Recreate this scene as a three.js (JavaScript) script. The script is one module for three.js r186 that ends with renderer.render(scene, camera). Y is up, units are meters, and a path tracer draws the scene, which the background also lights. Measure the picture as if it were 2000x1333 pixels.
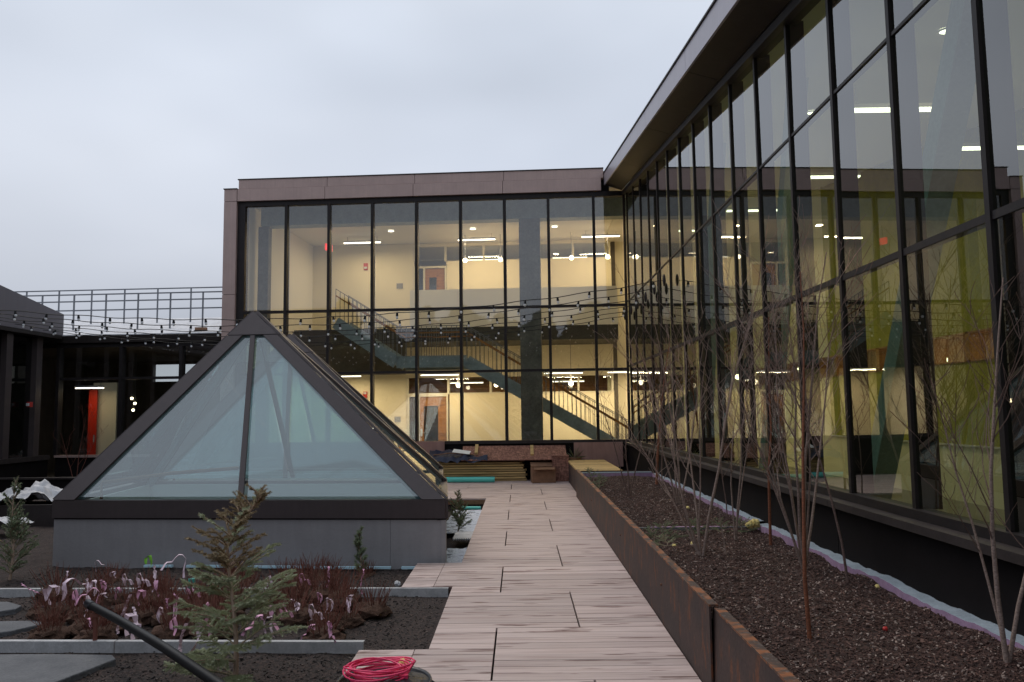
import * as THREE from 'three';
import { mergeGeometries } from 'three/addons/utils/BufferGeometryUtils.js';
import { RectAreaLightUniformsLib } from 'three/addons/lights/RectAreaLightUniformsLib.js';

// ---------------------------------------------------------------- camera, sky, sun, exposure
const scene = new THREE.Scene();
const camera = new THREE.PerspectiveCamera(46.54, 2000 / 1333, 0.1, 600);
camera.position.set(0, 1.71, 0);
camera.rotation.order = 'YXZ';
camera.rotation.set(0.08922, 0.00793, -0.012);
const renderer = new THREE.WebGLRenderer({ antialias: true });
renderer.setSize(1024, 682);
renderer.toneMapping = THREE.LinearToneMapping;
renderer.toneMappingExposure = 1.18;
renderer.shadowMap.enabled = true;
RectAreaLightUniformsLib.init();

let seedState = 7;
const rnd = () => { seedState = (seedState * 1664525 + 1013904223) >>> 0; return seedState / 4294967296; };
const seed = (s) => { seedState = (s * 2654435761 + 12345) >>> 0; rnd(); rnd(); };
const rr = (a, b) => a + (b - a) * rnd();
const pick = (a) => a[Math.floor(rnd() * a.length)];

function hash(x, y, s) { let h = (x * 374761393 + y * 668265263 + s * 1442695041) | 0; h = Math.imul(h ^ (h >>> 13), 1274126177); return ((h ^ (h >>> 16)) >>> 0) / 4294967296; }
function vnoise(x, y, px, py, s) {
  const xi = Math.floor(x), yi = Math.floor(y), fx = x - xi, fy = y - yi;
  const u = fx * fx * (3 - 2 * fx), v = fy * fy * (3 - 2 * fy), m = (a, n) => ((a % n) + n) % n;
  const a = hash(m(xi, px), m(yi, py), s), b = hash(m(xi + 1, px), m(yi, py), s), c = hash(m(xi, px), m(yi + 1, py), s), d = hash(m(xi + 1, px), m(yi + 1, py), s);
  return a + (b - a) * u + (c - a) * v + (a - b - c + d) * u * v;
}
function fbm(u, v, fx, fy, oct, s) { let t = 0, a = 0.5, n = 0; for (let i = 0; i < oct; i++) { t += a * vnoise(u * fx, v * fy, fx, fy, s + i); n += a; a *= 0.55; fx *= 2; fy *= 2; } return t / n; }

const sm = (a, b, x) => { const t = Math.max(0, Math.min(1, (x - a) / (b - a))); return t * t * (3 - 2 * t); };
const SKY = 0.60;
{
  const W = 512, Hh = 256, d = new Float32Array(W * Hh * 4);
  for (let j = 0; j < Hh; j++) for (let i = 0; i < W; i++) {
    const el = ((j + 0.5) / Hh - 0.5) * Math.PI, u = i / W, v = j / Hh;
    const c = fbm(u, v, 6, 8, 5, 11) - 0.5, c2 = fbm(u, v, 16, 24, 4, 31) - 0.5;
    const up = Math.max(0, Math.sin(el));
    const k = SKY * (0.64 + 0.40 * sm(0.03, 0.42, up) + 0.52 * c + 0.28 * c2), o = (j * W + i) * 4;
    d[o] = k * (0.905 - 0.01 * up + 0.10 * c); d[o + 1] = k * (0.985 + 0.03 * c); d[o + 2] = k * (1.16 - 0.05 * up - 0.10 * c); d[o + 3] = 1;
    if (el < 0) { d[o] = d[o + 1] = d[o + 2] = 0.08; }
  }
  const t = new THREE.DataTexture(d, W, Hh, THREE.RGBAFormat, THREE.FloatType);
  t.mapping = THREE.EquirectangularReflectionMapping; t.magFilter = THREE.LinearFilter; t.minFilter = THREE.LinearFilter; t.needsUpdate = true;
  scene.background = t; scene.environment = t;
}
const sun = new THREE.DirectionalLight(0xfff4e6, 0.9);
sun.position.set(-16, 40, -26); sun.shadow.radius = 60; sun.castShadow = true;
sun.shadow.camera.left = -30; sun.shadow.camera.right = 30; sun.shadow.camera.top = 30; sun.shadow.camera.bottom = -30; sun.shadow.camera.far = 120; sun.shadow.mapSize.set(2048, 2048);
scene.add(sun); scene.add(sun.target); sun.target.position.set(0, 0, -10);

// ---------------------------------------------------------------- textures and materials
function tex(n, fn, srgb = true) {
  const d = new Uint8Array(n * n * 4);
  for (let j = 0; j < n; j++) for (let i = 0; i < n; i++) { const c = fn(i / n, j / n), o = (j * n + i) * 4; for (let k = 0; k < 3; k++) d[o + k] = Math.max(0, Math.min(255, c[k] * 255)); d[o + 3] = 255; }
  const t = new THREE.DataTexture(d, n, n); t.wrapS = t.wrapT = THREE.RepeatWrapping; t.magFilter = THREE.LinearFilter; t.minFilter = THREE.LinearMipmapLinearFilter; t.generateMipmaps = true;
  if (srgb) t.colorSpace = THREE.SRGBColorSpace; t.needsUpdate = true; return t;
}
const rep = (t, sx, sy = sx) => { const c = t.clone(); c.repeat.set(1 / sx, 1 / sy); c.needsUpdate = true; return c; };   // size of one repeat in metres
const mix3 = (a, b, t) => [a[0] + (b[0] - a[0]) * t, a[1] + (b[1] - a[1]) * t, a[2] + (b[2] - a[2]) * t];
const grainTex = tex(512, (u, v) => { const a = fbm(u, v, 8, 8, 5, 3), b = fbm(u, v, 64, 64, 3, 9); const g = 0.82 + 0.22 * (a - 0.5) + 0.12 * (b - 0.5); return [g, g, g]; });
const fineTex = tex(512, (u, v) => { const a = fbm(u, v, 6, 6, 5, 3), b = fbm(u, v, 90, 90, 2, 9), s = fbm(u, v, 40, 3, 4, 27); const g = 0.9 + 0.07 * (a - 0.5) + 0.03 * (b - 0.5) + 0.06 * (s - 0.5); return [g, g, g]; });
const bumpTex = tex(512, (u, v) => { const g = fbm(u, v, 24, 24, 5, 17); return [g, g, g]; }, false);
const deckTex = tex(1024, (u, v) => {
  const g = fbm(u, v, 6, 160, 4, 5), l = fbm(u, v, 3, 40, 4, 8), w = fbm(u, v, 5, 26, 4, 77), w2 = fbm(u, v, 9, 90, 3, 61);
  let c = mix3([0.56, 0.475, 0.46], [0.71, 0.635, 0.615], 0.2 + 0.8 * g); c = mix3(c, [0.53, 0.44, 0.42], 0.5 * sm(0.5, 0.75, l));
  c = mix3(c, [0.30, 0.20, 0.18], 0.9 * sm(0.63, 0.72, w) * (0.35 + 0.65 * sm(0.4, 0.6, w2))); return c;
});
const lumberTex = tex(512, (u, v) => { const g = fbm(u, v, 4, 90, 4, 21), l = fbm(u, v, 3, 14, 3, 24); return mix3(mix3([0.62, 0.5, 0.32], [0.83, 0.72, 0.5], g), [0.5, 0.42, 0.28], 0.5 * sm(0.5, 0.75, l)); });
const rustTex = tex(1024, (u, v) => {
  const a = fbm(u, v, 5, 4, 5, 41), b = fbm(u, v, 26, 5, 5, 43), c = fbm(u, v, 60, 60, 3, 47);
  let k = mix3([0.19, 0.155, 0.155], [0.30, 0.215, 0.19], a); k = mix3(k, [0.46, 0.25, 0.13], 0.75 * sm(0.56, 0.74, b) * sm(0.35, 0.6, a)); const q = 0.86 + 0.28 * c; return [k[0] * q, k[1] * q, k[2] * q];
});
const rustEdgeTex = tex(512, (u, v) => { const a = fbm(u, v, 14, 8, 5, 51), b = fbm(u, v, 50, 50, 3, 53); const k = mix3(mix3([0.26, 0.2, 0.18], [0.55, 0.33, 0.19], sm(0.35, 0.65, a)), [0.45, 0.42, 0.42], 0.6 * sm(0.62, 0.75, b)); return k; });
const soilTex = tex(1024, (u, v) => { const a = fbm(u, v, 10, 10, 5, 71), b = fbm(u, v, 140, 140, 3, 73); const k = mix3([0.11, 0.085, 0.08], [0.30, 0.235, 0.215], 0.25 * a + 0.75 * sm(0.3, 0.8, b)); return k; });
const stoneTex = tex(512, (u, v) => { const a = fbm(u, v, 5, 5, 5, 81), b = fbm(u, v, 60, 60, 3, 83); return mix3([0.27, 0.28, 0.30], [0.46, 0.46, 0.47], 0.6 * a + 0.4 * b); });
const osbTex = tex(512, (u, v) => { const a = fbm(u, v, 40, 14, 3, 91), b = fbm(u, v, 14, 44, 3, 93), c = fbm(u, v, 4, 4, 3, 95); return mix3(mix3([0.40, 0.26, 0.22], [0.68, 0.5, 0.43], sm(0.3, 0.7, a * 0.5 + b * 0.5)), [0.5, 0.33, 0.29], c * 0.5); });
const plyTex = tex(512, (u, v) => { const a = fbm(u, v, 20, 3, 4, 101), b = fbm(u, v, 3, 3, 3, 103); return mix3([0.50, 0.37, 0.34], [0.66, 0.52, 0.48], 0.5 * a + 0.5 * b); });
const barkTex = tex(256, (u, v) => { const a = fbm(u, v, 6, 30, 4, 111); return mix3([0.55, 0.5, 0.47], [0.95, 0.92, 0.9], a); });
const snowTex = tex(512, (u, v) => { const a = fbm(u, v, 6, 16, 5, 121), b = fbm(u, v, 40, 40, 3, 122); return mix3([0.86, 0.88, 0.92], [0.36, 0.38, 0.42], sm(0.5, 0.72, a * 0.75 + b * 0.25)); });
const concTex = tex(512, (u, v) => { const a = fbm(u, v, 6, 6, 5, 131), b = fbm(u, v, 50, 50, 3, 132); const g = 0.72 + 0.3 * (a - 0.5) + 0.16 * (b - 0.5); return [g, g, g]; });
const membraneTex = tex(512, (u, v) => { const a = fbm(u, v, 6, 6, 5, 141); const g = 0.86 + 0.16 * (a - 0.5); return [g, g, g * 1.01]; });

function M(name, rgb, o = {}) { const m = new THREE.MeshPhysicalMaterial({ roughness: 0.6, ...o }); m.color.setRGB(...rgb); m.name = name; if (m.bumpMap === undefined) m.bumpMap = null; return m; }
const m = {
  bronze: M('bronze_panel', [0.56, 0.40, 0.36], { roughness: 0.42, metalness: 0.1, map: rep(fineTex, 1.7) }),
  fascia: M('dark_bronze_panel', [0.42, 0.385, 0.43], { roughness: 0.35, metalness: 0.35, map: rep(fineTex, 2.3) }),
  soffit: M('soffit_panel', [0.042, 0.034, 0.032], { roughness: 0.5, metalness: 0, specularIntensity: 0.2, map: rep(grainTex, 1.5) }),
  frame: M('dark_anodised_frame', [0.032, 0.026, 0.027], { roughness: 0.5, metalness: 0.1, specularIntensity: 0.5, map: rep(grainTex, 0.8) }),
  blackPanel: M('black_panel', [0.014, 0.011, 0.012], { roughness: 0.75, specularIntensity: 0.25, map: rep(grainTex, 1.2) }),
  sill: M('sill_metal', [0.06, 0.048, 0.047], { roughness: 0.6, specularIntensity: 0.5, map: rep(grainTex, 0.9) }),
  trim: M('skylight_trim', [0.095, 0.075, 0.076], { roughness: 0.42, metalness: 0.2, map: rep(fineTex, 1.7, 0.7) }),
  curb: M('skylight_curb', [0.36, 0.345, 0.355], { roughness: 0.6, map: rep(fineTex, 2.4, 1.1), bumpMap: rep(bumpTex, 0.5), bumpScale: 0.001 }),
  glass: M('glass', [0.88, 0.91, 0.87], { roughness: 0, transmission: 1, thickness: 0, ior: 2.2 }),
  glassRight: M('tinted_glass', [0.56, 0.70, 0.56], { roughness: 0, transmission: 1, thickness: 0, ior: 2.45 }),
  glassPyr: M('skylight_glass', [0.64, 0.83, 0.84], { roughness: 0, transmission: 0.84, thickness: 0, ior: 2.4 }),
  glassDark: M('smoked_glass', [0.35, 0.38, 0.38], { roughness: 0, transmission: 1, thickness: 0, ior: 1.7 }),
  cream: M('cream_wall_paint', [0.70, 0.655, 0.51], { roughness: 0.75 }),
  white: M('white_paint', [0.76, 0.75, 0.71], { roughness: 0.7 }),
  green: M('olive_green_paint', [0.40, 0.40, 0.008], { roughness: 0.6, map: rep(grainTex, 2.0) }),
  steelBlue: M('blue_grey_steel_paint', [0.38, 0.49, 0.53], { roughness: 0.55, map: rep(grainTex, 1.5) }),
  concrete: M('concrete', [0.30, 0.29, 0.26], { roughness: 0.85, map: rep(concTex, 1.6) }),
  floor: M('polished_floor', [0.30, 0.28, 0.24], { roughness: 0.35, map: rep(grainTex, 2.0) }),
  slabEdge: M('dark_slab_edge', [0.06, 0.055, 0.05], { roughness: 0.6, map: rep(grainTex, 2) }),
  wood: M('maple_veneer', [0.62, 0.40, 0.19], { roughness: 0.5, map: rep(lumberTex, 1.2) }),
  doorFrame: M('pale_door_frame', [0.62, 0.60, 0.50], { roughness: 0.5 }),
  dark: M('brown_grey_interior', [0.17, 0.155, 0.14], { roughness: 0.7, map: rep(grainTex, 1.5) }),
  redDoor: M('red_door', [0.62, 0.035, 0.015], { roughness: 0.45 }),
  red: M('red_enamel', [0.45, 0.02, 0.02], { roughness: 0.4 }),
  grey: M('grey_plastic', [0.22, 0.23, 0.25], { roughness: 0.5 }),
  rail: M('galvanised_rail', [0.16, 0.17, 0.19], { roughness: 0.5, metalness: 0.2 }),
  membrane: M('white_roof_membrane', [0.86, 0.86, 0.88], { roughness: 0.7, map: rep(membraneTex, 1.4), bumpMap: rep(bumpTex, 3), bumpScale: 0.06 }),
  rust: M('weathering_steel', [1, 1, 1], { roughness: 0.72, map: rep(rustTex, 1.6, 0.9), bumpMap: rep(bumpTex, 0.6), bumpScale: 0.0015 }),
  rustEdge: M('rusty_steel_edge', [1, 1, 1], { roughness: 0.7, map: rep(rustEdgeTex, 0.8, 0.8) }),
  deck: [1.3, 1.42, 1.2, 1.5].map((k, i) => M('weathered_deck_board_' + i, [k, k * 1.06, k * 1.07], { roughness: 0.68, map: rep(deckTex, 2.2, 1.1), bumpMap: rep(bumpTex, 0.5, 0.06), bumpScale: 0.0012 })),
  lumber: [1.1, 0.8, 1.25].map((k, i) => M('pine_board_' + i, [k, k, k], { roughness: 0.75, map: rep(lumberTex, 1.5, 0.7) })),
  osb: M('strand_board', [1, 1, 1], { roughness: 0.8, map: rep(osbTex, 0.9) }),
  ply: M('plywood', [1, 1, 1], { roughness: 0.75, map: rep(plyTex, 1.1) }),
  soil: M('soil', [1, 1, 1], { roughness: 0.95, map: rep(soilTex, 1.9), bumpMap: rep(bumpTex, 0.4), bumpScale: 0.012 }),
  mulchSoil: M('mulch_soil', [1.25, 0.92, 0.84], { roughness: 0.95, map: rep(soilTex, 1.3), bumpMap: rep(bumpTex, 0.35), bumpScale: 0.012 }),
  chip: M('mulch_chip', [1, 1, 1], { roughness: 0.9 }),
  stone: M('slate_flagstone', [1, 1, 1], { roughness: 0.75, map: rep(stoneTex, 0.9), bumpMap: rep(bumpTex, 0.4), bumpScale: 0.006 }),
  parapet: M('charcoal_parapet', [0.15, 0.135, 0.155], { roughness: 0.5, map: rep(fineTex, 2) }),
  alu: M('aluminium_edging', [0.68, 0.68, 0.69], { roughness: 0.5, metalness: 0.1, map: rep(grainTex, 0.6) }),
  foamPink: M('pink_foam_board', [0.56, 0.36, 0.55], { roughness: 0.85, map: rep(grainTex, 0.5) }),
  foamBlue: M('blue_foam_board', [0.40, 0.48, 0.56], { roughness: 0.85, map: rep(grainTex, 0.5) }),
  ice: M('pale_blue_foam', [0.50, 0.72, 0.82], { roughness: 0.8 }),
  snow: M('snow_and_slush', [1, 1, 1], { roughness: 0.85, map: rep(snowTex, 0.8), bumpMap: rep(bumpTex, 0.5), bumpScale: 0.03 }),
  whitePlastic: M('white_plastic', [0.80, 0.80, 0.83], { roughness: 0.55, map: rep(grainTex, 0.7) }),
  blackPlastic: M('black_plastic', [0.012, 0.012, 0.016], { roughness: 0.3 }),
  rubber: M('black_rubber', [0.006, 0.006, 0.007], { roughness: 0.5, specularIntensity: 0.6 }),
  cord: M('red_cord', [0.80, 0.045, 0.15], { roughness: 0.45 }),
  yellowFoam: M('yellow_spray_foam', [0.72, 0.58, 0.22], { roughness: 0.8 }),
  aqua: M('aqua_pipe', [0.10, 0.55, 0.48], { roughness: 0.4 }),
  tarp: M('blue_tarp', [0.010, 0.014, 0.04], { roughness: 0.55 }),
  paper: M('white_paper', [0.75, 0.75, 0.72], { roughness: 0.8 }),
  card: M('cardboard', [0.36, 0.19, 0.11], { roughness: 0.85, map: rep(grainTex, 0.6) }),
  ribbon: M('pink_ribbon', [0.86, 0.45, 0.64], { roughness: 0.45 }),
  ribbonPale: M('pale_pink_ribbon', [0.92, 0.72, 0.82], { roughness: 0.45 }),
  limeRibbon: M('lime_ribbon', [0.25, 0.62, 0.06], { roughness: 0.45 }),
  tealPlastic: M('teal_tag', [0.05, 0.30, 0.26], { roughness: 0.45 }),
  barkPale: M('pale_bark', [0.54, 0.44, 0.40], { roughness: 0.8, map: rep(barkTex, 0.2, 0.2) }),
  barkRed: M('red_bark', [0.42, 0.16, 0.08], { roughness: 0.65, map: rep(barkTex, 0.2, 0.2) }),
  barkGrey: M('grey_bark', [0.28, 0.20, 0.18], { roughness: 0.8, map: rep(barkTex, 0.2, 0.2) }),
  twig: M('red_twig', [0.17, 0.06, 0.042], { roughness: 0.85 }),
  rootBall: M('root_ball', [0.11, 0.055, 0.035], { roughness: 0.95, bumpMap: rep(bumpTex, 0.2), bumpScale: 0.02 }),
  needle: M('spruce_needle', [0.40, 0.43, 0.27], { roughness: 0.7 }),
  needleDark: M('green_conifer_needle', [0.18, 0.22, 0.12], { roughness: 0.7 }),
  needleBrown: M('browned_spruce_needle', [0.34, 0.26, 0.15], { roughness: 0.75 }),
  leafDark: M('evergreen_foliage', [0.05, 0.07, 0.035], { roughness: 0.8 }),
  spruceBark: M('spruce_bark', [0.42, 0.30, 0.23], { roughness: 0.85 }),
  bulb: M('bulb_glass', [0.75, 0.76, 0.78], { roughness: 0.15 }),
  lampGlow: M('warm_lamp', [1, 0.95, 0.85], { roughness: 0.5, emissive: new THREE.Color(1, 0.84, 0.55), emissiveIntensity: 7 }),
  tubeGlow: M('tube_lamp', [1, 0.97, 0.9], { roughness: 0.5, emissive: new THREE.Color(1, 0.9, 0.74), emissiveIntensity: 3.6 }),
  brownPanel: M('dark_brown_panel', [0.10, 0.085, 0.06], { roughness: 0.6, map: rep(grainTex, 2) }),
  exitGlow: M('exit_glow', [0.6, 0.02, 0.02], { roughness: 0.5, emissive: new THREE.Color(1, 0.03, 0.03), emissiveIntensity: 0.9 }),
};

// ---------------------------------------------------------------- helpers
const names = {};
function numbered(n) { const k = names[n] = (names[n] ?? -1) + 1; return k ? n + '_' + String(k).padStart(3, '0') : n; }
function uvBox(w, h, d) {
  const g = new THREE.BoxGeometry(w, h, d), uv = g.attributes.uv, s = [[d, h], [d, h], [w, d], [w, d], [w, h], [w, h]], ox = rnd() * 5, oy = rnd() * 5;
  for (let f = 0; f < 6; f++) for (let k = 0; k < 4; k++) { const i = f * 4 + k; uv.setXY(i, uv.getX(i) * s[f][0] + ox, uv.getY(i) * s[f][1] + oy); }
  return g;
}
const bx = (x0, x1, y0, y1, z0, z1) => uvBox(Math.abs(x1 - x0), Math.abs(y1 - y0), Math.abs(z1 - z0)).translate((x0 + x1) / 2, (y0 + y1) / 2, (z0 + z1) / 2);
function bar(a, b, w, h = w) {   // a box from point a to point b
  const A = new THREE.Vector3(...a), B = new THREE.Vector3(...b), d = B.clone().sub(A), l = d.length(); d.normalize();
  const g = uvBox(w, h, l); const up = Math.abs(d.y) > 0.99 ? new THREE.Vector3(1, 0, 0) : new THREE.Vector3(0, 1, 0);
  const mt = new THREE.Matrix4().lookAt(new THREE.Vector3(), d.clone().negate(), up); g.applyMatrix4(mt); const c = A.add(B).multiplyScalar(0.5); return g.translate(c.x, c.y, c.z);
}
function tubeG(pts, rad, seg = 6) {   // tapered tube through points
  const P = pts.map((p) => p.isVector3 ? p : new THREE.Vector3(...p)), n = P.length, pos = [], nor = [], uv = [], idx = [];
  let ref = new THREE.Vector3(0.31, 0.2, 0.93), len = 0;
  for (let i = 0; i < n; i++) {
    const t = P[Math.min(n - 1, i + 1)].clone().sub(P[Math.max(0, i - 1)]).normalize();
    const a = ref.clone().addScaledVector(t, -ref.dot(t)).normalize(), b = t.clone().cross(a); ref = a; if (i) len += P[i].distanceTo(P[i - 1]);
    const r = Array.isArray(rad) ? rad[i] : rad;
    for (let k = 0; k <= seg; k++) { const th = k / seg * Math.PI * 2, c = Math.cos(th), s = Math.sin(th); const v = a.clone().multiplyScalar(c).addScaledVector(b, s); pos.push(P[i].x + v.x * r, P[i].y + v.y * r, P[i].z + v.z * r); nor.push(v.x, v.y, v.z); uv.push(k / seg * 0.2, len); }
  }
  for (let i = 0; i < n - 1; i++) for (let k = 0; k < seg; k++) { const q = i * (seg + 1) + k; idx.push(q, q + 1, q + seg + 1, q + 1, q + seg + 2, q + seg + 1); }
  for (const [i, rev] of [[0, 1], [n - 1, 0]]) { const c = pos.length / 3; pos.push(P[i].x, P[i].y, P[i].z); nor.push(0, 1, 0); uv.push(0, 0); for (let k = 0; k < seg; k++) { const q = i * (seg + 1) + k; rev ? idx.push(c, q + 1, q) : idx.push(c, q, q + 1); } }
  const g = new THREE.BufferGeometry(); g.setAttribute('position', new THREE.Float32BufferAttribute(pos, 3)); g.setAttribute('normal', new THREE.Float32BufferAttribute(nor, 3)); g.setAttribute('uv', new THREE.Float32BufferAttribute(uv, 2)); g.setIndex(idx); return g;
}
function polyG(points, uvs) {   // flat polygon fan with normals
  const pos = [], uv = [], idx = []; points.forEach((p, i) => { pos.push(...p); uv.push(...(uvs ? uvs[i] : [p[0], p[1]])); }); for (let i = 1; i < points.length - 1; i++) idx.push(0, i, i + 1);
  const g = new THREE.BufferGeometry(); g.setAttribute('position', new THREE.Float32BufferAttribute(pos, 3)); g.setAttribute('uv', new THREE.Float32BufferAttribute(uv, 2)); g.setIndex(idx); g.computeVertexNormals(); return g;
}
function prism(outline, dir) {   // planar outline (3-D points) thickened along dir
  const n = outline.length, pos = [], uv = [], idx = [], o = new THREE.Vector3(...dir);
  const P = outline.map((p) => new THREE.Vector3(...p)), nrm = P[1].clone().sub(P[0]).cross(P[2].clone().sub(P[0])).normalize();
  const ax = P[1].clone().sub(P[0]).normalize(), ay = nrm.clone().cross(ax);
  const add = (p, u, v) => { pos.push(p.x, p.y, p.z); uv.push(u, v); return pos.length / 3 - 1; };
  const flip = nrm.dot(o) > 0;
  const A = P.map((p) => add(p, p.dot(ax), p.dot(ay))), Q = P.map((p) => add(p.clone().add(o), p.dot(ax), p.dot(ay)));
  for (let i = 1; i < n - 1; i++) { flip ? idx.push(A[0], A[i + 1], A[i], Q[0], Q[i], Q[i + 1]) : idx.push(A[0], A[i], A[i + 1], Q[0], Q[i + 1], Q[i]); }
  for (let i = 0; i < n; i++) { const j = (i + 1) % n, l = P[i].distanceTo(P[j]); const a = add(P[i], 0, 0), b = add(P[j], l, 0), c = add(P[j].clone().add(o), l, o.length()), d = add(P[i].clone().add(o), 0, o.length()); flip ? idx.push(a, b, c, a, c, d) : idx.push(a, c, b, a, d, c); }
  let g = new THREE.BufferGeometry(); g.setAttribute('position', new THREE.Float32BufferAttribute(pos, 3)); g.setAttribute('uv', new THREE.Float32BufferAttribute(uv, 2)); g.setIndex(idx); g = g.toNonIndexed(); g.computeVertexNormals(); return g;
}
const merged = (gs) => gs.length === 1 ? gs[0] : mergeGeometries(gs.some((g) => !g.index) ? gs.map((g) => g.index ? g.toNonIndexed() : g) : gs);
function part(name, geo, mat, parent, label) {
  const o = new THREE.Mesh(Array.isArray(geo) ? merged(geo) : geo, mat); o.name = name; o.castShadow = o.receiveShadow = true; parent.add(o); if (label) o.userData.label = label; return o;
}
function tag(o, label, category, group) { o.userData.label = label; o.userData.category = category; if (group) o.userData.group = group; return o; }
function thing(name, label, category, [x, y, z] = [0, 0, 0], turn = 0, group) { const o = new THREE.Group(); o.name = numbered(name); o.position.set(x, y, z); o.rotation.y = turn; scene.add(o); return tag(o, label, category, group); }
function solo(name, geo, mat, label, category, group) { const o = part(numbered(name), geo, mat, scene); return tag(o, label, category, group); }
function structure(name, geo, mat, label) { const o = part(numbered(name), geo, mat, scene); o.userData.kind = 'structure'; o.userData.label = label; return o; }
function copy(o, [x, y, z], turn, label, group) { const c = o.clone(); c.name = numbered(o.name.replace(/_\d{3}$/, '')); c.position.set(x, y, z); if (turn !== undefined) c.rotation.y = turn; c.userData = { ...o.userData }; if (label) c.userData.label = label; if (group) c.userData.group = group; scene.add(c); return c; }
function fieldG(x0, x1, z0, z1, step, fn) {   // height field
  const nx = Math.ceil((x1 - x0) / step), nz = Math.ceil((z1 - z0) / step), pos = [], uv = [], idx = [];
  for (let j = 0; j <= nz; j++) for (let i = 0; i <= nx; i++) { const x = x0 + (x1 - x0) * i / nx, z = z0 + (z1 - z0) * j / nz; pos.push(x, fn(x, z), z); uv.push(x, z); }
  for (let j = 0; j < nz; j++) for (let i = 0; i < nx; i++) { const a = j * (nx + 1) + i; idx.push(a, a + nx + 1, a + 1, a + 1, a + nx + 1, a + nx + 2); }
  const g = new THREE.BufferGeometry(); g.setAttribute('position', new THREE.Float32BufferAttribute(pos, 3)); g.setAttribute('uv', new THREE.Float32BufferAttribute(uv, 2)); g.setIndex(idx); g.computeVertexNormals(); return g;
}
function pane(quad, mat, parent, wob = 0.002) {   // a glass sheet with four corners, turned by a hair like a real unit
  const c = [0, 1, 2].map((k) => quad.reduce((s, p) => s + p[k], 0) / quad.length);
  const o = part('pane', polyG(quad.map((p) => p.map((v, k) => v - c[k]))), mat, parent); o.position.set(...c);
  o.rotation.set(rr(-wob, wob), rr(-wob, wob), rr(-wob, wob)); return o;
}
function rectLight(pos, w, h, color, intensity) {   // faces down
  const l = new THREE.RectAreaLight(color, intensity, w, h); l.position.set(...pos); l.rotation.x = -Math.PI / 2; return l;
}
// ---------------------------------------------------------------- ground
structure('ground', new THREE.PlaneGeometry(400, 400).rotateX(-Math.PI / 2).translate(0, -0.26, 0), m.soil, 'dark roof ground under the whole terrace');
{ const uv = scene.children.at(-1).geometry.attributes.uv; for (let i = 0; i < uv.count; i++) uv.setXY(i, uv.getX(i) * 400, uv.getY(i) * 400); }

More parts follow.
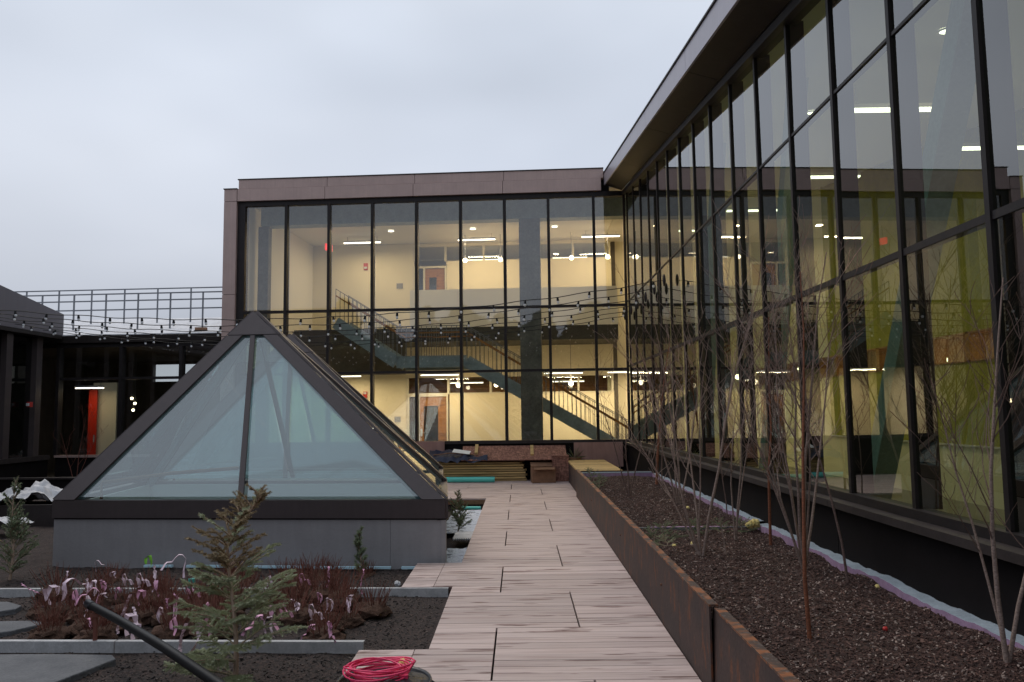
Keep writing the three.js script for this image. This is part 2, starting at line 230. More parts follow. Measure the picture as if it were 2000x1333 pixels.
// ---------------------------------------------------------------- back building (two storeys of glass, turned by three degrees)
const TH = -0.0579, BX = 2.85, BZ = -20.45;
const bk = (u, y, w) => [BX + u * Math.cos(TH) + w * Math.sin(TH), y, BZ - u * Math.sin(TH) + w * Math.cos(TH)];
const bkThing = (name, label, cat, [u, y, w], group) => thing(name, label, cat, bk(u, y, w), TH, group);
const MU = [-9.07, -7.9, -6.72, -5.53, -4.35, -3.18, -2.02, -0.83];
const backB = thing('glass_building', 'two storey glass building with bronze fascia behind the lumber', 'building', [BX, 0, BZ], TH);
{
  seed(3);
  const P = backB, L = -10.2, rows = [[0.98, 2.745], [2.815, 4.41], [4.48, 7.33]], us = [L, ...MU, -0.06];
  // fascia: two courses of panels
  const jl = [-10.4, -7.99, -5.6, -3.21, -0.62], jl2 = [-10.38, -7.94, -5.56, -3.18, -0.55];
  for (let i = 0; i < 4; i++) { part('fascia_panel', bx(jl[i] + 0.006, jl[i + 1] - 0.006, 7.465, 7.795, -0.05, 0.14), m.bronze, P); part('fascia_panel', bx(jl2[i] + 0.006, jl2[i + 1] - 0.006, 7.807, 8.055, -0.1, 0.11), m.bronze, P); }
  part('fascia_panel', bx(-10.76, -10.412, 7.465, 7.795, -0.3, 0.14), m.bronze, P);
  part('coping', [bx(-10.4, -0.55, 8.055, 8.08, -0.3, 0.13), bx(-10.78, -10.4, 7.797, 7.82, -0.4, 0.16)], m.sill, P);
  part('fascia_backing', bx(-10.38, -0.4, 7.36, 8.05, -0.16, -0.102), m.blackPanel, P);
  for (const [a, b] of [[4.93, 7.453], [0, 4.918]]) part('pilaster_panel', bx(-10.76, -10.412, a, b, -0.35, 0.14), m.bronze, P);
  part('jamb', bx(-10.41, L, 0, 7.463, -0.2, 0.05), m.frame, P);
  part('head_frame', bx(L, 0, 7.33, 7.46, -0.12, 0.06), m.frame, P);
  part('base_panel', bx(L, 0, 0, 0.9, -0.12, 0.04), m.blackPanel, P);
  part('sill', bx(L, 0, 0.9, 0.98, -0.12, 0.09), m.sill, P);
  for (const y of [2.78, 4.445]) part('transom', bx(L, -0.06, y - 0.032, y + 0.032, -0.1, 0.045), m.frame, P);
  for (const u of MU) part('mullion', bx(u - 0.036, u + 0.036, 0.98, 7.33, -0.14, 0.075), m.frame, P);
  part('corner_post', bx(-0.06, 0.0, 0.98, 7.33, -0.12, 0.06), m.frame, P);
  for (let i = 0; i < us.length - 1; i++) for (const [a, b] of rows) pane([[us[i] + 0.03, a, 0], [us[i + 1] - 0.03, a, 0], [us[i + 1] - 0.03, b, 0], [us[i] + 0.03, b, 0]], m.glass, P, 0.0015);
  // interior shell
  part('floor', bx(-10.6, 0, -0.15, 0, -6.7, -0.13), m.floor, P);
  part('end_wall', bx(-10.7, -10.45, 0, 7.9, -6.7, -0.36), m.white, P);
  part('ceiling', bx(-10.6, 0.1, 7.62, 7.85, -6.7, -0.17), m.white, P);
  part('head_beam', bx(-10.2, 0.1, 7.06, 7.6, -1.45, -1.05), m.steelBlue, P);
  part('upper_floor_slab', bx(-10.4, 0.05, 3.98, 4.43, -6.48, -4.5), m.slabEdge, P);
  part('dark_panel', bx(-10.4, -6.75, 2.95, 3.975, -4.56, -4.5), m.brownPanel, P);  // plain dark brown panel below the slab at the left bays
  part('balcony_parapet', bx(-6.6, 0.05, 4.435, 5.66, -4.62, -4.5), m.white, P);
  // rear wall with openings: lower clerestory 2.36..2.9, door; upper clerestory 7.0..7.5
  const W0 = -6.7, W1 = -6.5;
  part('rear_wall', [bx(-10.45, -7.1, 0, 3.975, W0, W1), bx(-5.62, 0, 0, 2.36, W0, W1), bx(-7.1, 0, 2.92, 3.975, W0, W1)], m.cream, P);
  part('rear_wall', [bx(-10.45, -6.85, 4.44, 7.61, W0, W1), bx(-5.7, 0, 4.44, 6.98, W0, W1), bx(-6.85, 0, 7.5, 7.61, W0, W1)], m.cream, P);
  for (const u of [-7.1, -5.66, -4.2, -2.7, -1.2, -0.05]) part('clerestory_post', bx(u - 0.035, u + 0.035, 2.36, 2.92, W0 - 0.01, W1 + 0.02), m.doorFrame, P);
  for (const u of [-6.85, -5.75, -4.4, -2.9, -1.3, -0.05]) part('clerestory_post', bx(u - 0.03, u + 0.03, 6.98, 7.5, W0 - 0.01, W1 + 0.02), m.doorFrame, P);
  part('clerestory_rail', [bx(-7.1, 0, 2.345, 2.385, W0 - 0.02, W1 + 0.03)], m.doorFrame, P);
  for (const [a, b] of [[-7.06, -5.7], [-5.62, -4.24], [-4.16, -2.74], [-2.66, -1.24], [-1.16, -0.09]]) pane([[a, 2.39, -6.6], [b, 2.39, -6.6], [b, 2.91, -6.6], [a, 2.91, -6.6]], m.glass, P, 0);
  for (const [a, b] of [[-6.8, -5.8], [-5.7, -4.44], [-4.36, -2.94], [-2.86, -1.34], [-1.26, -0.09]]) pane([[a, 7, -6.6], [b, 7, -6.6], [b, 7.49, -6.6], [a, 7.49, -6.6]], m.glass, P, 0);
  // rooms behind the clerestories
  part('rear_room_lining', [bx(-10.6, 0, 0, 3.97, -9.2, -9.0), bx(-10.6, 0, 3.0, 3.1, -9.0, -6.72)], m.wood, P);
  part('rear_room_lining', [bx(-10.6, 0, 4.44, 7.6, -9.2, -9.0), bx(-10.6, 0, 7.52, 7.62, -9.0, -6.72)], m.doorFrame, P);
  part('rear_room_floor', [bx(-10.6, 0, -0.15, 0, -9.2, -6.72), bx(-10.6, 0, 4.2, 4.43, -9.2, -6.72), bx(-10.8, -10.6, 0, 7.9, -9.2, -6.72), bx(0, 0.15, 0, 7.9, -9.2, -6.72)], m.dark, P);
}
// columns inside
for (const [u0, u1, lab] of [[-2.86, -2.28, 'square grey concrete column behind the glass beside the staircase'], [-10.3, -10.0, 'slim grey column at the dark corner end of the glass front']])
  { const t = bkThing('concrete_column', lab, 'column', [(u0 + u1) / 2, 0, -1.25]); const w = u1 - u0; part('shaft', bx(-w / 2, w / 2, 0.02, 7.05, -w * 0.4, w * 0.4), m.concrete, t); part('base_plate', bx(-w / 2 - 0.05, w / 2 + 0.05, 0.002, 0.02, -w * 0.4 - 0.05, w * 0.4 + 0.05), m.steelBlue, t); }
// doors in the rear wall
function roomDoor(u0, u1, y0, h, upper, label) {
  const t = bkThing('interior_door', label, 'door', [(u0 + u1) / 2, y0, -6.58]), w = u1 - u0, fw = 0.05;
  part('frame', [bx(-w / 2 - 0.42, -w / 2 - 0.36, 0, h, -0.05, 0.12), bx(-w / 2 - 0.06, -w / 2, 0, h, -0.05, 0.12), bx(w / 2, w / 2 + fw, 0, h, -0.05, 0.12), bx(-w / 2 - 0.42, w / 2 + fw, h, h + 0.07, -0.05, 0.12)], m.doorFrame, t);
  const leaf = part('leaf', [bx(-w / 2 + 0.004, -w / 2 + 0.14, 0, h - 0.004, 0, 0.045), bx(w / 2 - 0.3, w / 2 - 0.004, 0, h - 0.004, 0, 0.045), bx(-w / 2 + 0.14, w / 2 - 0.3, h - 0.32, h - 0.004, 0, 0.045), bx(-w / 2 + 0.14, w / 2 - 0.3, 0, 0.5, 0, 0.045)], m.wood, t);
  pane([[-w / 2 + 0.14, 0.5, 0.02], [w / 2 - 0.3, 0.5, 0.02], [w / 2 - 0.3, h - 0.32, 0.02], [-w / 2 + 0.14, h - 0.32, 0.02]], m.glassDark, t, 0);
  pane([[-w / 2 - 0.36, 0.02, 0.02], [-w / 2 - 0.06, 0.02, 0.02], [-w / 2 - 0.06, h, 0.02], [-w / 2 - 0.36, h, 0.02]], m.glassDark, t, 0);
  part('handle', [bx(-w / 2 + 0.03, -w / 2 + 0.1, 0.92, 1.16, 0.046, 0.07), bx(-w / 2 + 0.04, -w / 2 + 0.18, 1.02, 1.05, 0.09, 0.11), bx(-w / 2 + 0.055, -w / 2 + 0.075, 1.02, 1.05, 0.07, 0.1)], m.alu, leaf);
  part('kick_plate', bx(-w / 2 + 0.16, w / 2 - 0.05, 0.42, 0.52, 0.046, 0.052), m.grey, leaf);
}
roomDoor(-6.66, -5.72, 0.002, 2.27, false, 'maple door with narrow window on the ground floor rear wall');
roomDoor(-6.46, -5.76, 4.433, 2.3, true, 'pale door seen above the balcony parapet upstairs');
// wall fittings
function fitting(name, label, cat, geo, mat, at) { const t = bkThing(name, label, cat, at); part('body', geo, mat, t); return t; }
{ let t = fitting('fire_alarm', 'red fire alarm on the cream ground floor wall', 'alarm', bx(-0.07, 0.07, 0, 0.22, 0, 0.06), m.red, [-8.55, 2.25, -6.497]); part('strobe', bx(-0.05, 0.05, 0.13, 0.2, 0.061, 0.085), m.whitePlastic, t);
  t = fitting('fire_alarm', 'red fire alarm on the upper floor wall above the stair rail', 'alarm', bx(-0.07, 0.07, 0, 0.24, 0, 0.06), m.red, [-8.55, 6.72, -6.497]); part('strobe', bx(-0.05, 0.05, 0.04, 0.11, 0.061, 0.085), m.whitePlastic, t);
  t = fitting('room_sign', 'small grey room sign beside the maple door', 'sign', bx(-0.1, 0.1, 0, 0.17, 0, 0.015), m.grey, [-7.42, 1.42, -6.497]); part('rim', bx(-0.105, 0.105, 0.17, 0.18, 0, 0.02), m.alu, t); part('rim', bx(-0.105, 0.105, -0.01, 0, 0, 0.02), m.alu, t);
  t = fitting('room_sign', 'small grey room sign on the upper floor wall', 'sign', bx(-0.11, 0.11, 0, 0.17, 0, 0.015), m.grey, [-7.35, 6.05, -6.497]); part('rim', bx(-0.115, 0.115, 0.17, 0.18, 0, 0.02), m.alu, t); part('rim', bx(-0.115, 0.115, -0.01, 0, 0, 0.02), m.alu, t);
  t = bkThing('exit_sign', 'red lit exit sign hanging from the upper ceiling', 'sign', [-9.25, 7.0, -4.4]); t.rotation.y += 1.1; part('panel', bx(-0.16, 0.16, 0, 0.22, -0.015, 0.015), m.exitGlow, t); part('rod', bx(-0.008, 0.008, 0.222, 0.62, -0.008, 0.008), m.grey, t);
}
// staircase
{
  seed(5);
  const S = bkThing('staircase', 'blue grey steel staircase with baluster railing behind the glass', 'staircase', [0, 0, -3]);
  const X = (x) => (x - 2.85) * 1.0017;
  const low0 = [X(-1.65), 3.2], low1 = [X(3.55), 0.02], land = [X(-3.72), X(-1.65)], up0 = [X(-3.72), 3.2], up1 = [X(-5.55), 4.36];
  for (const w of [0.6, -0.75]) {
    part('stringer', bar([low0[0], low0[1], w], [low1[0], low1[1] + 0.16, w], 0.05, 0.36), m.steelBlue, S);
    part('stringer', bx(land[0], land[1], 3.03, 3.38, w - 0.025, w + 0.025), m.steelBlue, S);
    part('stringer', bar([up0[0], up0[1], w], [up1[0], up1[1] + 0.05, w], 0.05, 0.36), m.steelBlue, S);
  }
  part('landing', bx(land[0], land[1], 3.18, 3.26, -0.72, 0.57), m.concrete, S);
  const nT = 18; for (let i = 1; i < nT; i++) { const t = i / nT, x = low0[0] + (low1[0] - low0[0]) * t, y = low0[1] + 0.06 + (low1[1] - low0[1]) * t; part('tread', bx(x - 0.15, x + 0.15, y - 0.04, y, -0.72, 0.57), m.concrete, S); }
  for (let i = 1; i < 7; i++) { const t = i / 7, x = up0[0] + (up1[0] - up0[0]) * t, y = up0[1] + 0.06 + (up1[1] - up0[1]) * t; part('tread', bx(x - 0.14, x + 0.14, y - 0.04, y, -0.72, 0.57), m.concrete, S); }
  const rail = (a, b, w) => { part('handrail', bar([a[0], a[1] + 0.86, w], [b[0], b[1] + 0.86, w], 0.045, 0.04), m.wood, S); part('top_rail', bar([a[0], a[1] + 1.06, w], [b[0], b[1] + 1.06, w], 0.03, 0.02), m.rail, S);
    const n = Math.round(Math.hypot(b[0] - a[0], b[1] - a[1]) / 0.15); for (let i = 0; i <= n; i++) { const t = i / n, x = a[0] + (b[0] - a[0]) * t, y = a[1] + (b[1] - a[1]) * t; part('baluster', bx(x - 0.008, x + 0.008, y + 0.16, y + 1.05, w - 0.008, w + 0.008), m.rail, S); } };
  for (const w of [0.6, -0.75]) { rail(low0, low1, w); rail([land[0], 3.2], [land[1], 3.2], w); rail(up0, up1, w); }
}
// lamps of the back building
const WARM = 0xffe0b0, WARMER = 0xffcf8c;
function linear(at, len, label, I, turn = TH) {
  const t = thing('linear_lamp', label, 'lamp', at, turn, 'linear pendant lamps inside the glass buildings');
  part('housing', bx(-len / 2, len / 2, 0.03, 0.08, -0.045, 0.045), m.whitePlastic, t); part('diffuser', bx(-len / 2 + 0.005, len / 2 - 0.005, 0.0, 0.028, -0.04, 0.04), m.tubeGlow, t);
  for (const s of [-1, 1]) part('cable', bx(s * len * 0.4 - 0.004, s * len * 0.4 + 0.004, 0.08, 0.3, -0.004, 0.004), m.rail, t);
  const l = rectLight([0, -0.012, 0], len, 0.08, WARM, I); l.castShadow = true; t.add(l);
}
const upLin = 'white linear lamp hanging under the upper ceiling of the glass building', loLin = 'white linear lamp over the ground floor corridor of the glass building';
for (const [u, w] of [[-8.35, -5.2], [-4.5, -5.2], [-0.4, -5.2], [-6.4, -2.6], [-2.3, -2.6]]) linear(bk(u, 7.4, w), 1.25, upLin, 95);
for (const [u, w] of [[-5.75, -5.2], [-1.7, -5.2], [-9.0, -5.2], [0.35, -5.2]]) linear(bk(u, 2.93, w), 1.25, loLin, 200);
for (const u of [-5.2, -1.6]) linear(bk(u, 2.75, -7.7), 1.25, 'white linear lamp in the timber lined room behind the ground floor clerestory', 45);
for (const u of [-4.6, -1.4]) linear(bk(u, 7.2, -7.7), 1.25, 'white linear lamp in the room behind the upper clerestory', 18);
function globe(at, drop, label, group, I = 0.9, R = 0.075) {
  const t = thing('globe_lamp', label, 'lamp', at, 0, group);
  part('bulb', new THREE.SphereGeometry(R, 20, 14), m.lampGlow, t); part('socket', new THREE.CylinderGeometry(0.03, 0.04, 0.09, 12).translate(0, R + 0.04, 0), m.rail, t); part('stem', new THREE.CylinderGeometry(0.008, 0.008, drop, 8).translate(0, R + 0.085 + drop / 2, 0), m.rail, t);
  const l = new THREE.PointLight(WARMER, I); l.castShadow = true; l.shadow.radius = 3; t.add(l);
}
for (const u of [-4.9, -3.72, -1.37, -0.18]) globe(bk(u, 6.75, -5.3), 0.7, 'round warm globe lamp on a stem under the upper ceiling', 'globe lamps along the upper corridor');
for (const u of [-5.15, -3.9, -1.46, 0.9]) globe(bk(u, 2.6, -5.3), 1.2, 'round warm globe lamp on a long stem over the ground floor corridor', 'globe lamps along the ground floor corridor');
function disc(at, label, I, turn = 0, tilt = 0) {
  const t = thing('ceiling_downlight', label, 'lamp', at, turn, 'recessed ceiling downlights'); if (tilt) t.rotation.x = tilt;
  part('trim_ring', new THREE.TorusGeometry(0.1, 0.012, 8, 24).rotateX(Math.PI / 2), m.whitePlastic, t); part('lens', new THREE.CylinderGeometry(0.1, 0.1, 0.02, 24), m.tubeGlow, t);
  const l = rectLight([0, -0.018, 0], 0.18, 0.18, WARM, I); l.castShadow = true; t.add(l);
}
for (const u of [-7.2, -4.53, -1.9]) for (const w of [-4.4]) disc(bk(u, 7.6, w), 'round white downlight in the upper ceiling of the glass building', 90);

// ---------------------------------------------------------------- right building (sloping roof, glass wall along the planter)
const RX = 2.85, sof = (D) => 5.691 + 0.133 * (D - 7.459), fTop = (D) => 6.33 + 0.135 * (D - 8.62), fBot = (D) => 5.91 + 0.135 * (D - 7.85), D0 = -3, D1 = 20.36;
const rightB = thing('glass_hall', 'long glass walled hall with dark sloping eaves beside the planter', 'building', [0, 0, 0]);
{
  seed(9);
  const P = rightB, ms = []; for (let k = -6; k < 15; k++) { const D = 4.704 + 1.1 * k; if (D < 20.2) ms.push(D); }
  const ds = [D0 + 0.1, ...ms, 20.38], rows = [[0.985, 2.819], [2.871, 4.496], [4.524, null]];
  for (const D of ms) part('mullion', prism([[RX - 0.022, 0.98, -D - 0.025], [RX - 0.022, sof(D) - 0.02, -D - 0.025], [RX + 0.17, sof(D) - 0.02, -D - 0.025], [RX + 0.17, 0.98, -D - 0.025]], [0, 0, 0.05]), m.frame, P);
  for (const [y, t] of [[2.845, 0.026], [4.51, 0.014]]) part('transom', bx(RX - 0.012, RX + 0.07, y - t, y + t, -20.38, -D0), m.frame, P);
  part('bottom_frame', bx(RX - 0.06, RX + 0.09, 0.92, 0.985, -20.38, -D0), m.frame, P);
  part('head_frame', prism([[RX - 0.09, sof(D0) - 0.06, -D0], [RX - 0.09, sof(20.38) - 0.06, -20.38], [RX - 0.09, sof(20.38) + 0.04, -20.38], [RX - 0.09, sof(D0) + 0.04, -D0]], [0.19, 0, 0]), m.frame, P);
  for (let i = 0; i < ds.length - 1; i++) for (const [a, b] of rows) { const p = ds[i] + 0.02, q = ds[i + 1] - 0.02; pane([[RX, a, -p], [RX, a, -q], [RX, b ?? sof(q) - 0.06, -q], [RX, b ?? sof(p) - 0.06, -p]], m.glassRight, P, 0.0034); }
  for (let i = 0; i < 7; i++) { const a = D0 + i * 3.34, b = Math.min(D0 + (i + 1) * 3.34, 20.36); part('sill', bx(RX - 0.18, RX + 0.09, 0.86, 0.918, -b + 0.003, -a - 0.003), m.sill, P); part('base_panel', bx(RX - 0.1, RX - 0.06, -0.1, 0.858, -b + 0.006, -a - 0.006), m.blackPanel, P); }
  part('base_wall', bx(RX - 0.058, RX + 0.14, -0.2, 0.858, -20.36, -D0), m.sill, P);
  // eaves
  const fx = 2.3, n = 7;
  for (let i = 0; i < n; i++) {
    const a = D0 + (D1 - D0) * i / n + 0.006, b = D0 + (D1 - D0) * (i + 1) / n - 0.006;
    part('fascia_panel', prism([[fx, fBot(a), -a], [fx, fBot(b), -b], [fx, fTop(b), -b], [fx, fTop(a), -a]], [0.03, 0, 0]), m.fascia, P);
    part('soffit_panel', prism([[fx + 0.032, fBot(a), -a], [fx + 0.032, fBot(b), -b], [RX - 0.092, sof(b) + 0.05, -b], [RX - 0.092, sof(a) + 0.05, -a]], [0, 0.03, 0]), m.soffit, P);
  }
  part('coping', prism([[fx - 0.02, fTop(D0) + 0.002, -D0], [fx - 0.02, fTop(D1) + 0.002, -D1], [fx + 0.2, fTop(D1) + 0.002, -D1], [fx + 0.2, fTop(D0) + 0.002, -D0]], [0, 0.025, 0]), m.sill, P);
  part('roof', prism([[fx + 0.04, fTop(D0) - 0.08, -D0], [fx + 0.04, fTop(D1) - 0.08, -D1], [8.3, fTop(D1) - 0.08, -D1], [8.3, fTop(D0) - 0.08, -D0]], [0, 0.06, 0]), m.membrane, P);
  part('ceiling', prism([[RX + 0.1, sof(D0) + 0.06, -D0], [RX + 0.1, sof(20.3) + 0.06, -20.3], [8, sof(20.3) + 0.06, -20.3], [8, sof(D0) + 0.06, -D0]], [0, 0.08, 0]), m.white, P);
  part('far_ceiling', bx(RX + 0.12, 8, 7.56, 7.85, -27.2, -20.32), m.white, P);
  part('floor', bx(RX + 0.14, 8, -0.2, 0, -27.2, -D0), m.floor, P);
  part('end_wall', bx(RX - 0.06, 8.2, -0.2, 5, -D0, -D0 + 0.2), m.white, P);
  part('end_wall', bx(RX + 0.2, 8.2, -0.2, 7.9, -27.4, -27.2), m.cream, P);
  // inner long wall with a strip of inner windows
  const wall = (a, b, y0, y1, mt) => part('inner_wall', bx(8, 8.2, y0, y1, -b, -a), mt, P);
  wall(D0, 8.2, -0.2, 9, m.green); wall(8.2, 20.5, 1.03, 2.5, m.green); wall(8.2, 20.5, 3.03, 9, m.green); wall(8.2, 20.5, -0.2, 1.0, m.cream); wall(20.5, 27.3, -0.2, 2.5, m.cream); wall(20.5, 27.3, 3.03, 9, m.cream);
  part('wall_ledge', bx(7.94, 8.0, 1.0, 1.03, -20.5, -8.2), m.whitePlastic, P);
  for (let D = 8.2; D <= 27; D += 1.175) part('window_post', bx(7.96, 8.18, 2.5, 3.03, -D - 0.06, -D + 0.06), m.wood, P);
  for (const y of [2.5, 3.0]) part('window_rail', bx(7.96, 8.18, y, y + 0.03, -27, -8.26), m.wood, P);
  for (let D = 8.2; D < 26.5; D += 1.175) pane([[8.1, 2.53, -D - 0.06], [8.1, 2.53, -D - 1.11], [8.1, 3.0, -D - 1.11], [8.1, 3.0, -D - 0.06]], m.glass, P, 0);
  part('inner_room_lining', [bx(10.4, 10.5, 1.5, 3.6, -27.3, -8), bx(8.2, 10.5, 3.5, 3.6, -27.3, -8), bx(8.2, 10.5, 1.5, 1.6, -27.3, -8), bx(8.2, 10.5, 1.6, 3.5, -8.1, -8), bx(8.2, 10.5, 1.6, 3.5, -27.4, -27.3)], m.wood, P);
}
// raking struts behind the glass wall
for (const [x0, D, x1, Dt, lab] of [[3.75, 8.9, 3.75, 6.0, 'pale blue raking strut leaning behind the glass wall, by the hanging exit sign'], [3.75, 12.4, 3.75, 10.2, 'pale blue raking strut behind the glass wall near the pale multi stem birch'], [3.75, 16.5, 3.75, 14.3, 'pale blue raking strut behind the glass wall at the staircase end'], [3.75, 3.9, 3.75, 2.2, 'pale blue raking strut behind the glass wall at the camera end of the hall']]) {
  const t = thing('raking_strut', lab, 'column', [x0, 0, -D]); const top = sof(Dt) + 0.02;
  part('shaft', bar([0, 0.05, 0], [0, top, D - Dt], 0.22, 0.22), m.steelBlue, t); part('base_plate', bx(-0.22, 0.22, 0, 0.05, -0.25, 0.25), m.rail, t);
}
{ const t = thing('exit_sign', 'red lit exit sign hanging before the olive green wall', 'sign', [7.2, 2.45, -14.1], 0.4); part('panel', bx(-0.16, 0.16, 0, 0.22, -0.02, 0.02), m.exitGlow, t); part('rod', bx(-0.008, 0.008, 0.222, 4.1, -0.008, 0.008), m.grey, t); }
const hallLin = 'white linear lamp hanging inside the glass walled hall';
for (const [x, D, y] of [[4.65, 9.4, 5.3], [5.2, 13.2, 5.6], [5.2, 17, 6.0], [5.2, 4.6, 4.6], [6.8, 6.9, 4.9], [6.8, 11.2, 5.4], [5.0, 21.5, 6.6]]) linear([x, y, -D], 1.25, hallLin, 62, 0);
for (const [x, D] of [[4.83, 8.52], [6.2, 9.0], [4.7, 12.2], [4.7, 16.6]]) disc([x, sof(D) + 0.045, -D], 'round white downlight in the sloping ceiling of the hall', 60, 0, 0.13);
for (const D of [9.9, 12.3, 13.5, 14.5, 17.2, 19.5, 22]) globe([9.2, 2.72, -D], 0.55, 'round warm globe lamp behind the high inner windows of the hall', 'globe lamps behind the hall inner windows', 1.1);
for (const [x, D] of [[6.6, 18.6], [6.2, 22.5]]) globe([x, 2.62, -D], 0.9, 'round warm globe lamp hanging at the foot of the staircase', 'globe lamps by the stair foot', 0.9);

// ---------------------------------------------------------------- low building on the far left, its roof and railings
{
  seed(13);
  const low = thing('low_building', 'single storey dark glass front under a white roof', 'building', [BX, 0, BZ], TH), P = low, a = -15.3, b = -10.8;
  const us = [a, -13.55, -11.89, b];
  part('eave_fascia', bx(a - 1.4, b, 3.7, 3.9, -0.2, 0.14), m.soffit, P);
  part('head_frame', bx(a - 1.4, b, 3.58, 3.698, -0.1, 0.05), m.frame, P);
  part('transom', bx(a, b, 2.7, 2.77, -0.08, 0.05), m.frame, P);
  part('sill', bx(a, b, 0.64, 0.7, -0.1, 0.1), m.bronze, P); part('base_panel', bx(a, b, -0.1, 0.638, -0.1, 0.03), m.blackPanel, P);
  for (const u of us) part('mullion', bx(u - 0.045, u + 0.045, 0.7, 3.58, -0.12, 0.08), m.frame, P);
  for (let i = 0; i < 3; i++) for (const [y0, y1] of [[0.7, 2.7], [2.77, 3.58]]) pane([[us[i] + 0.04, y0, 0], [us[i + 1] - 0.04, y0, 0], [us[i + 1] - 0.04, y1, 0], [us[i] + 0.04, y1, 0]], m.glass, P);
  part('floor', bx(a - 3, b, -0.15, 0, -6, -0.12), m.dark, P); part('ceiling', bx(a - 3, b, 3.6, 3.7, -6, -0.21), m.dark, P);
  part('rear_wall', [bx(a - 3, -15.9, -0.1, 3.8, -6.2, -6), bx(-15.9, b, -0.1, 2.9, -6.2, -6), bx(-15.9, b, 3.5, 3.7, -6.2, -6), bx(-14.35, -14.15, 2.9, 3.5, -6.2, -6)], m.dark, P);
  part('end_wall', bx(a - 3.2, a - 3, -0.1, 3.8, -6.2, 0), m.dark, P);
  part('side_wall', [bx(-15.25, -14.55, 0, 2.69, -1.6, -1.5)], m.cream, P);
  part('roof_deck', prism([[a - 6, 3.925, 0.12], [b - 0.02, 3.925, 0.12], [b - 0.02, 5.0, -5.2], [a - 6, 5.0, -5.2]], [0, -0.02, 0]), m.membrane, P);
  const d = bkThing('red_door', 'red door standing in the lit entry of the low building', 'door', [-15.15, 0, -1.35]); part('leaf', bx(-0.12, 0.12, 0.01, 2.5, -0.02, 0.025), m.redDoor, d); part('handle', bx(0.07, 0.09, 1.0, 1.2, 0.026, 0.06), m.alu, d);
  const roofY = (w) => 3.925 + (0.12 - w) * 0.2021;
  for (const [w, top, offs, lab, bars] of [[-1.3, 5.24, 0.3, 'grey pipe railing with three bars along the white roof edge', [0, 0.2, 0.46]], [-3.4, 5.72, 0.0, 'taller grey pipe railing with one bar set back on the white roof', [0]]]) {
    const t = bkThing('roof_railing', lab, 'railing', [0, 0, w]);
    for (const dy of bars) part('rail', bar([-21, top - dy, 0], [-10.9, top - dy, 0], 0.035), m.rail, t);
    for (let u = -20.9 + offs; u < -10.85; u += 0.96 + (w < -2 ? 0.12 : 0)) part('post', bx(u - 0.018, u + 0.018, roofY(w) - 0.005, top, -0.018, 0.018), m.rail, t);
  }
  { const t = bkThing('roof_brick', 'brown brick lying on the white roof edge', 'brick', [-11.5, 4.0, -0.25]); part('block', bx(-0.15, 0.15, 0.02, 0.1, -0.06, 0.06), m.card, t); part('pad', bx(-0.17, 0.17, 0.0, 0.02, -0.08, 0.08), m.rubber, t); }
  // lamps inside
  for (const [u, y] of [[-14.6, 2.25], [-14.5, 2.1], [-14.55, 1.9]]) globe(bk(u, y, -2.4), 3.5 - y, 'small warm globe lamp hanging in the dark low building', 'globe lamps in the low building', 0.05, 0.04);
  linear(bk(-14.9, 2.5, -0.75), 0.8, 'white linear lamp over the red door of the low building', 20);
}
// ---------------------------------------------------------------- left wing
{
  seed(17);
  const WX = -12.25, tp = (D) => 4.85 - 0.141 * (D - 18.48), w = thing('left_wing', 'dark wing with a sloping parapet and brown piers at the far left', 'building', [WX, 0, 0]), P = w;
  for (let i = 0; i < 5; i++) { const a = 1 + i * 4.03 + 0.006, b = 1 + (i + 1) * 4.03 - 0.006; part('parapet_panel', prism([[0, 3.9, -a], [0, 3.9, -b], [0, tp(b), -b], [0, tp(a), -a]], [-0.3, 0, 0]), m.parapet, P); }
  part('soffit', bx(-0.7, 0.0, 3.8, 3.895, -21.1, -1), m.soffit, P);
  part('sill', bx(-0.62, -0.2, 0.6, 0.72, -21.1, -1), m.sill, P); part('base_panel', bx(-0.6, -0.26, -0.1, 0.598, -21.1, -1), m.blackPanel, P);
  for (let D = 20.5; D > 1.2; D -= 1.22) { part('pier', bx(-0.5, -0.22, 0.72, 3.8, -D - 0.12, -D + 0.12), m.trim, P); pane([[-0.36, 0.72, -D + 0.12], [-0.36, 0.72, -D + 1.1], [-0.36, 3.8, -D + 1.1], [-0.36, 3.8, -D + 0.12]], m.glassDark, P); }
  part('room', [bx(-6, -5.8, -0.1, 3.8, -21.1, -1), bx(-6, -0.7, -0.1, 0, -21.1, -1), bx(-6, -0.7, 3.75, 3.89, -21.1, -1), bx(-6, -0.4, 0, 3.8, -1.2, -1), bx(-6, -0.7, 0, 3.8, -21.1, -20.9)], m.dark, P);
  part('roof', prism([[-0.31, tp(1) - 0.3, -1], [-0.31, tp(21.1) - 0.3, -21.1], [-6, tp(21.1) - 0.3, -21.1], [-6, tp(1) - 0.3, -1]], [0, 0.05, 0]), m.membrane, P);
  const t = thing('alarm_beacon', 'small red alarm beacon on the brown pier of the left wing', 'alarm', [WX - 0.2, 1.98, -20.1]); part('body', bx(-0.02, 0.06, 0, 0.13, -0.06, 0.06), m.red, t); part('strobe', bx(0.0, 0.05, 0.03, 0.1, 0.062, 0.12), m.whitePlastic, t);
}
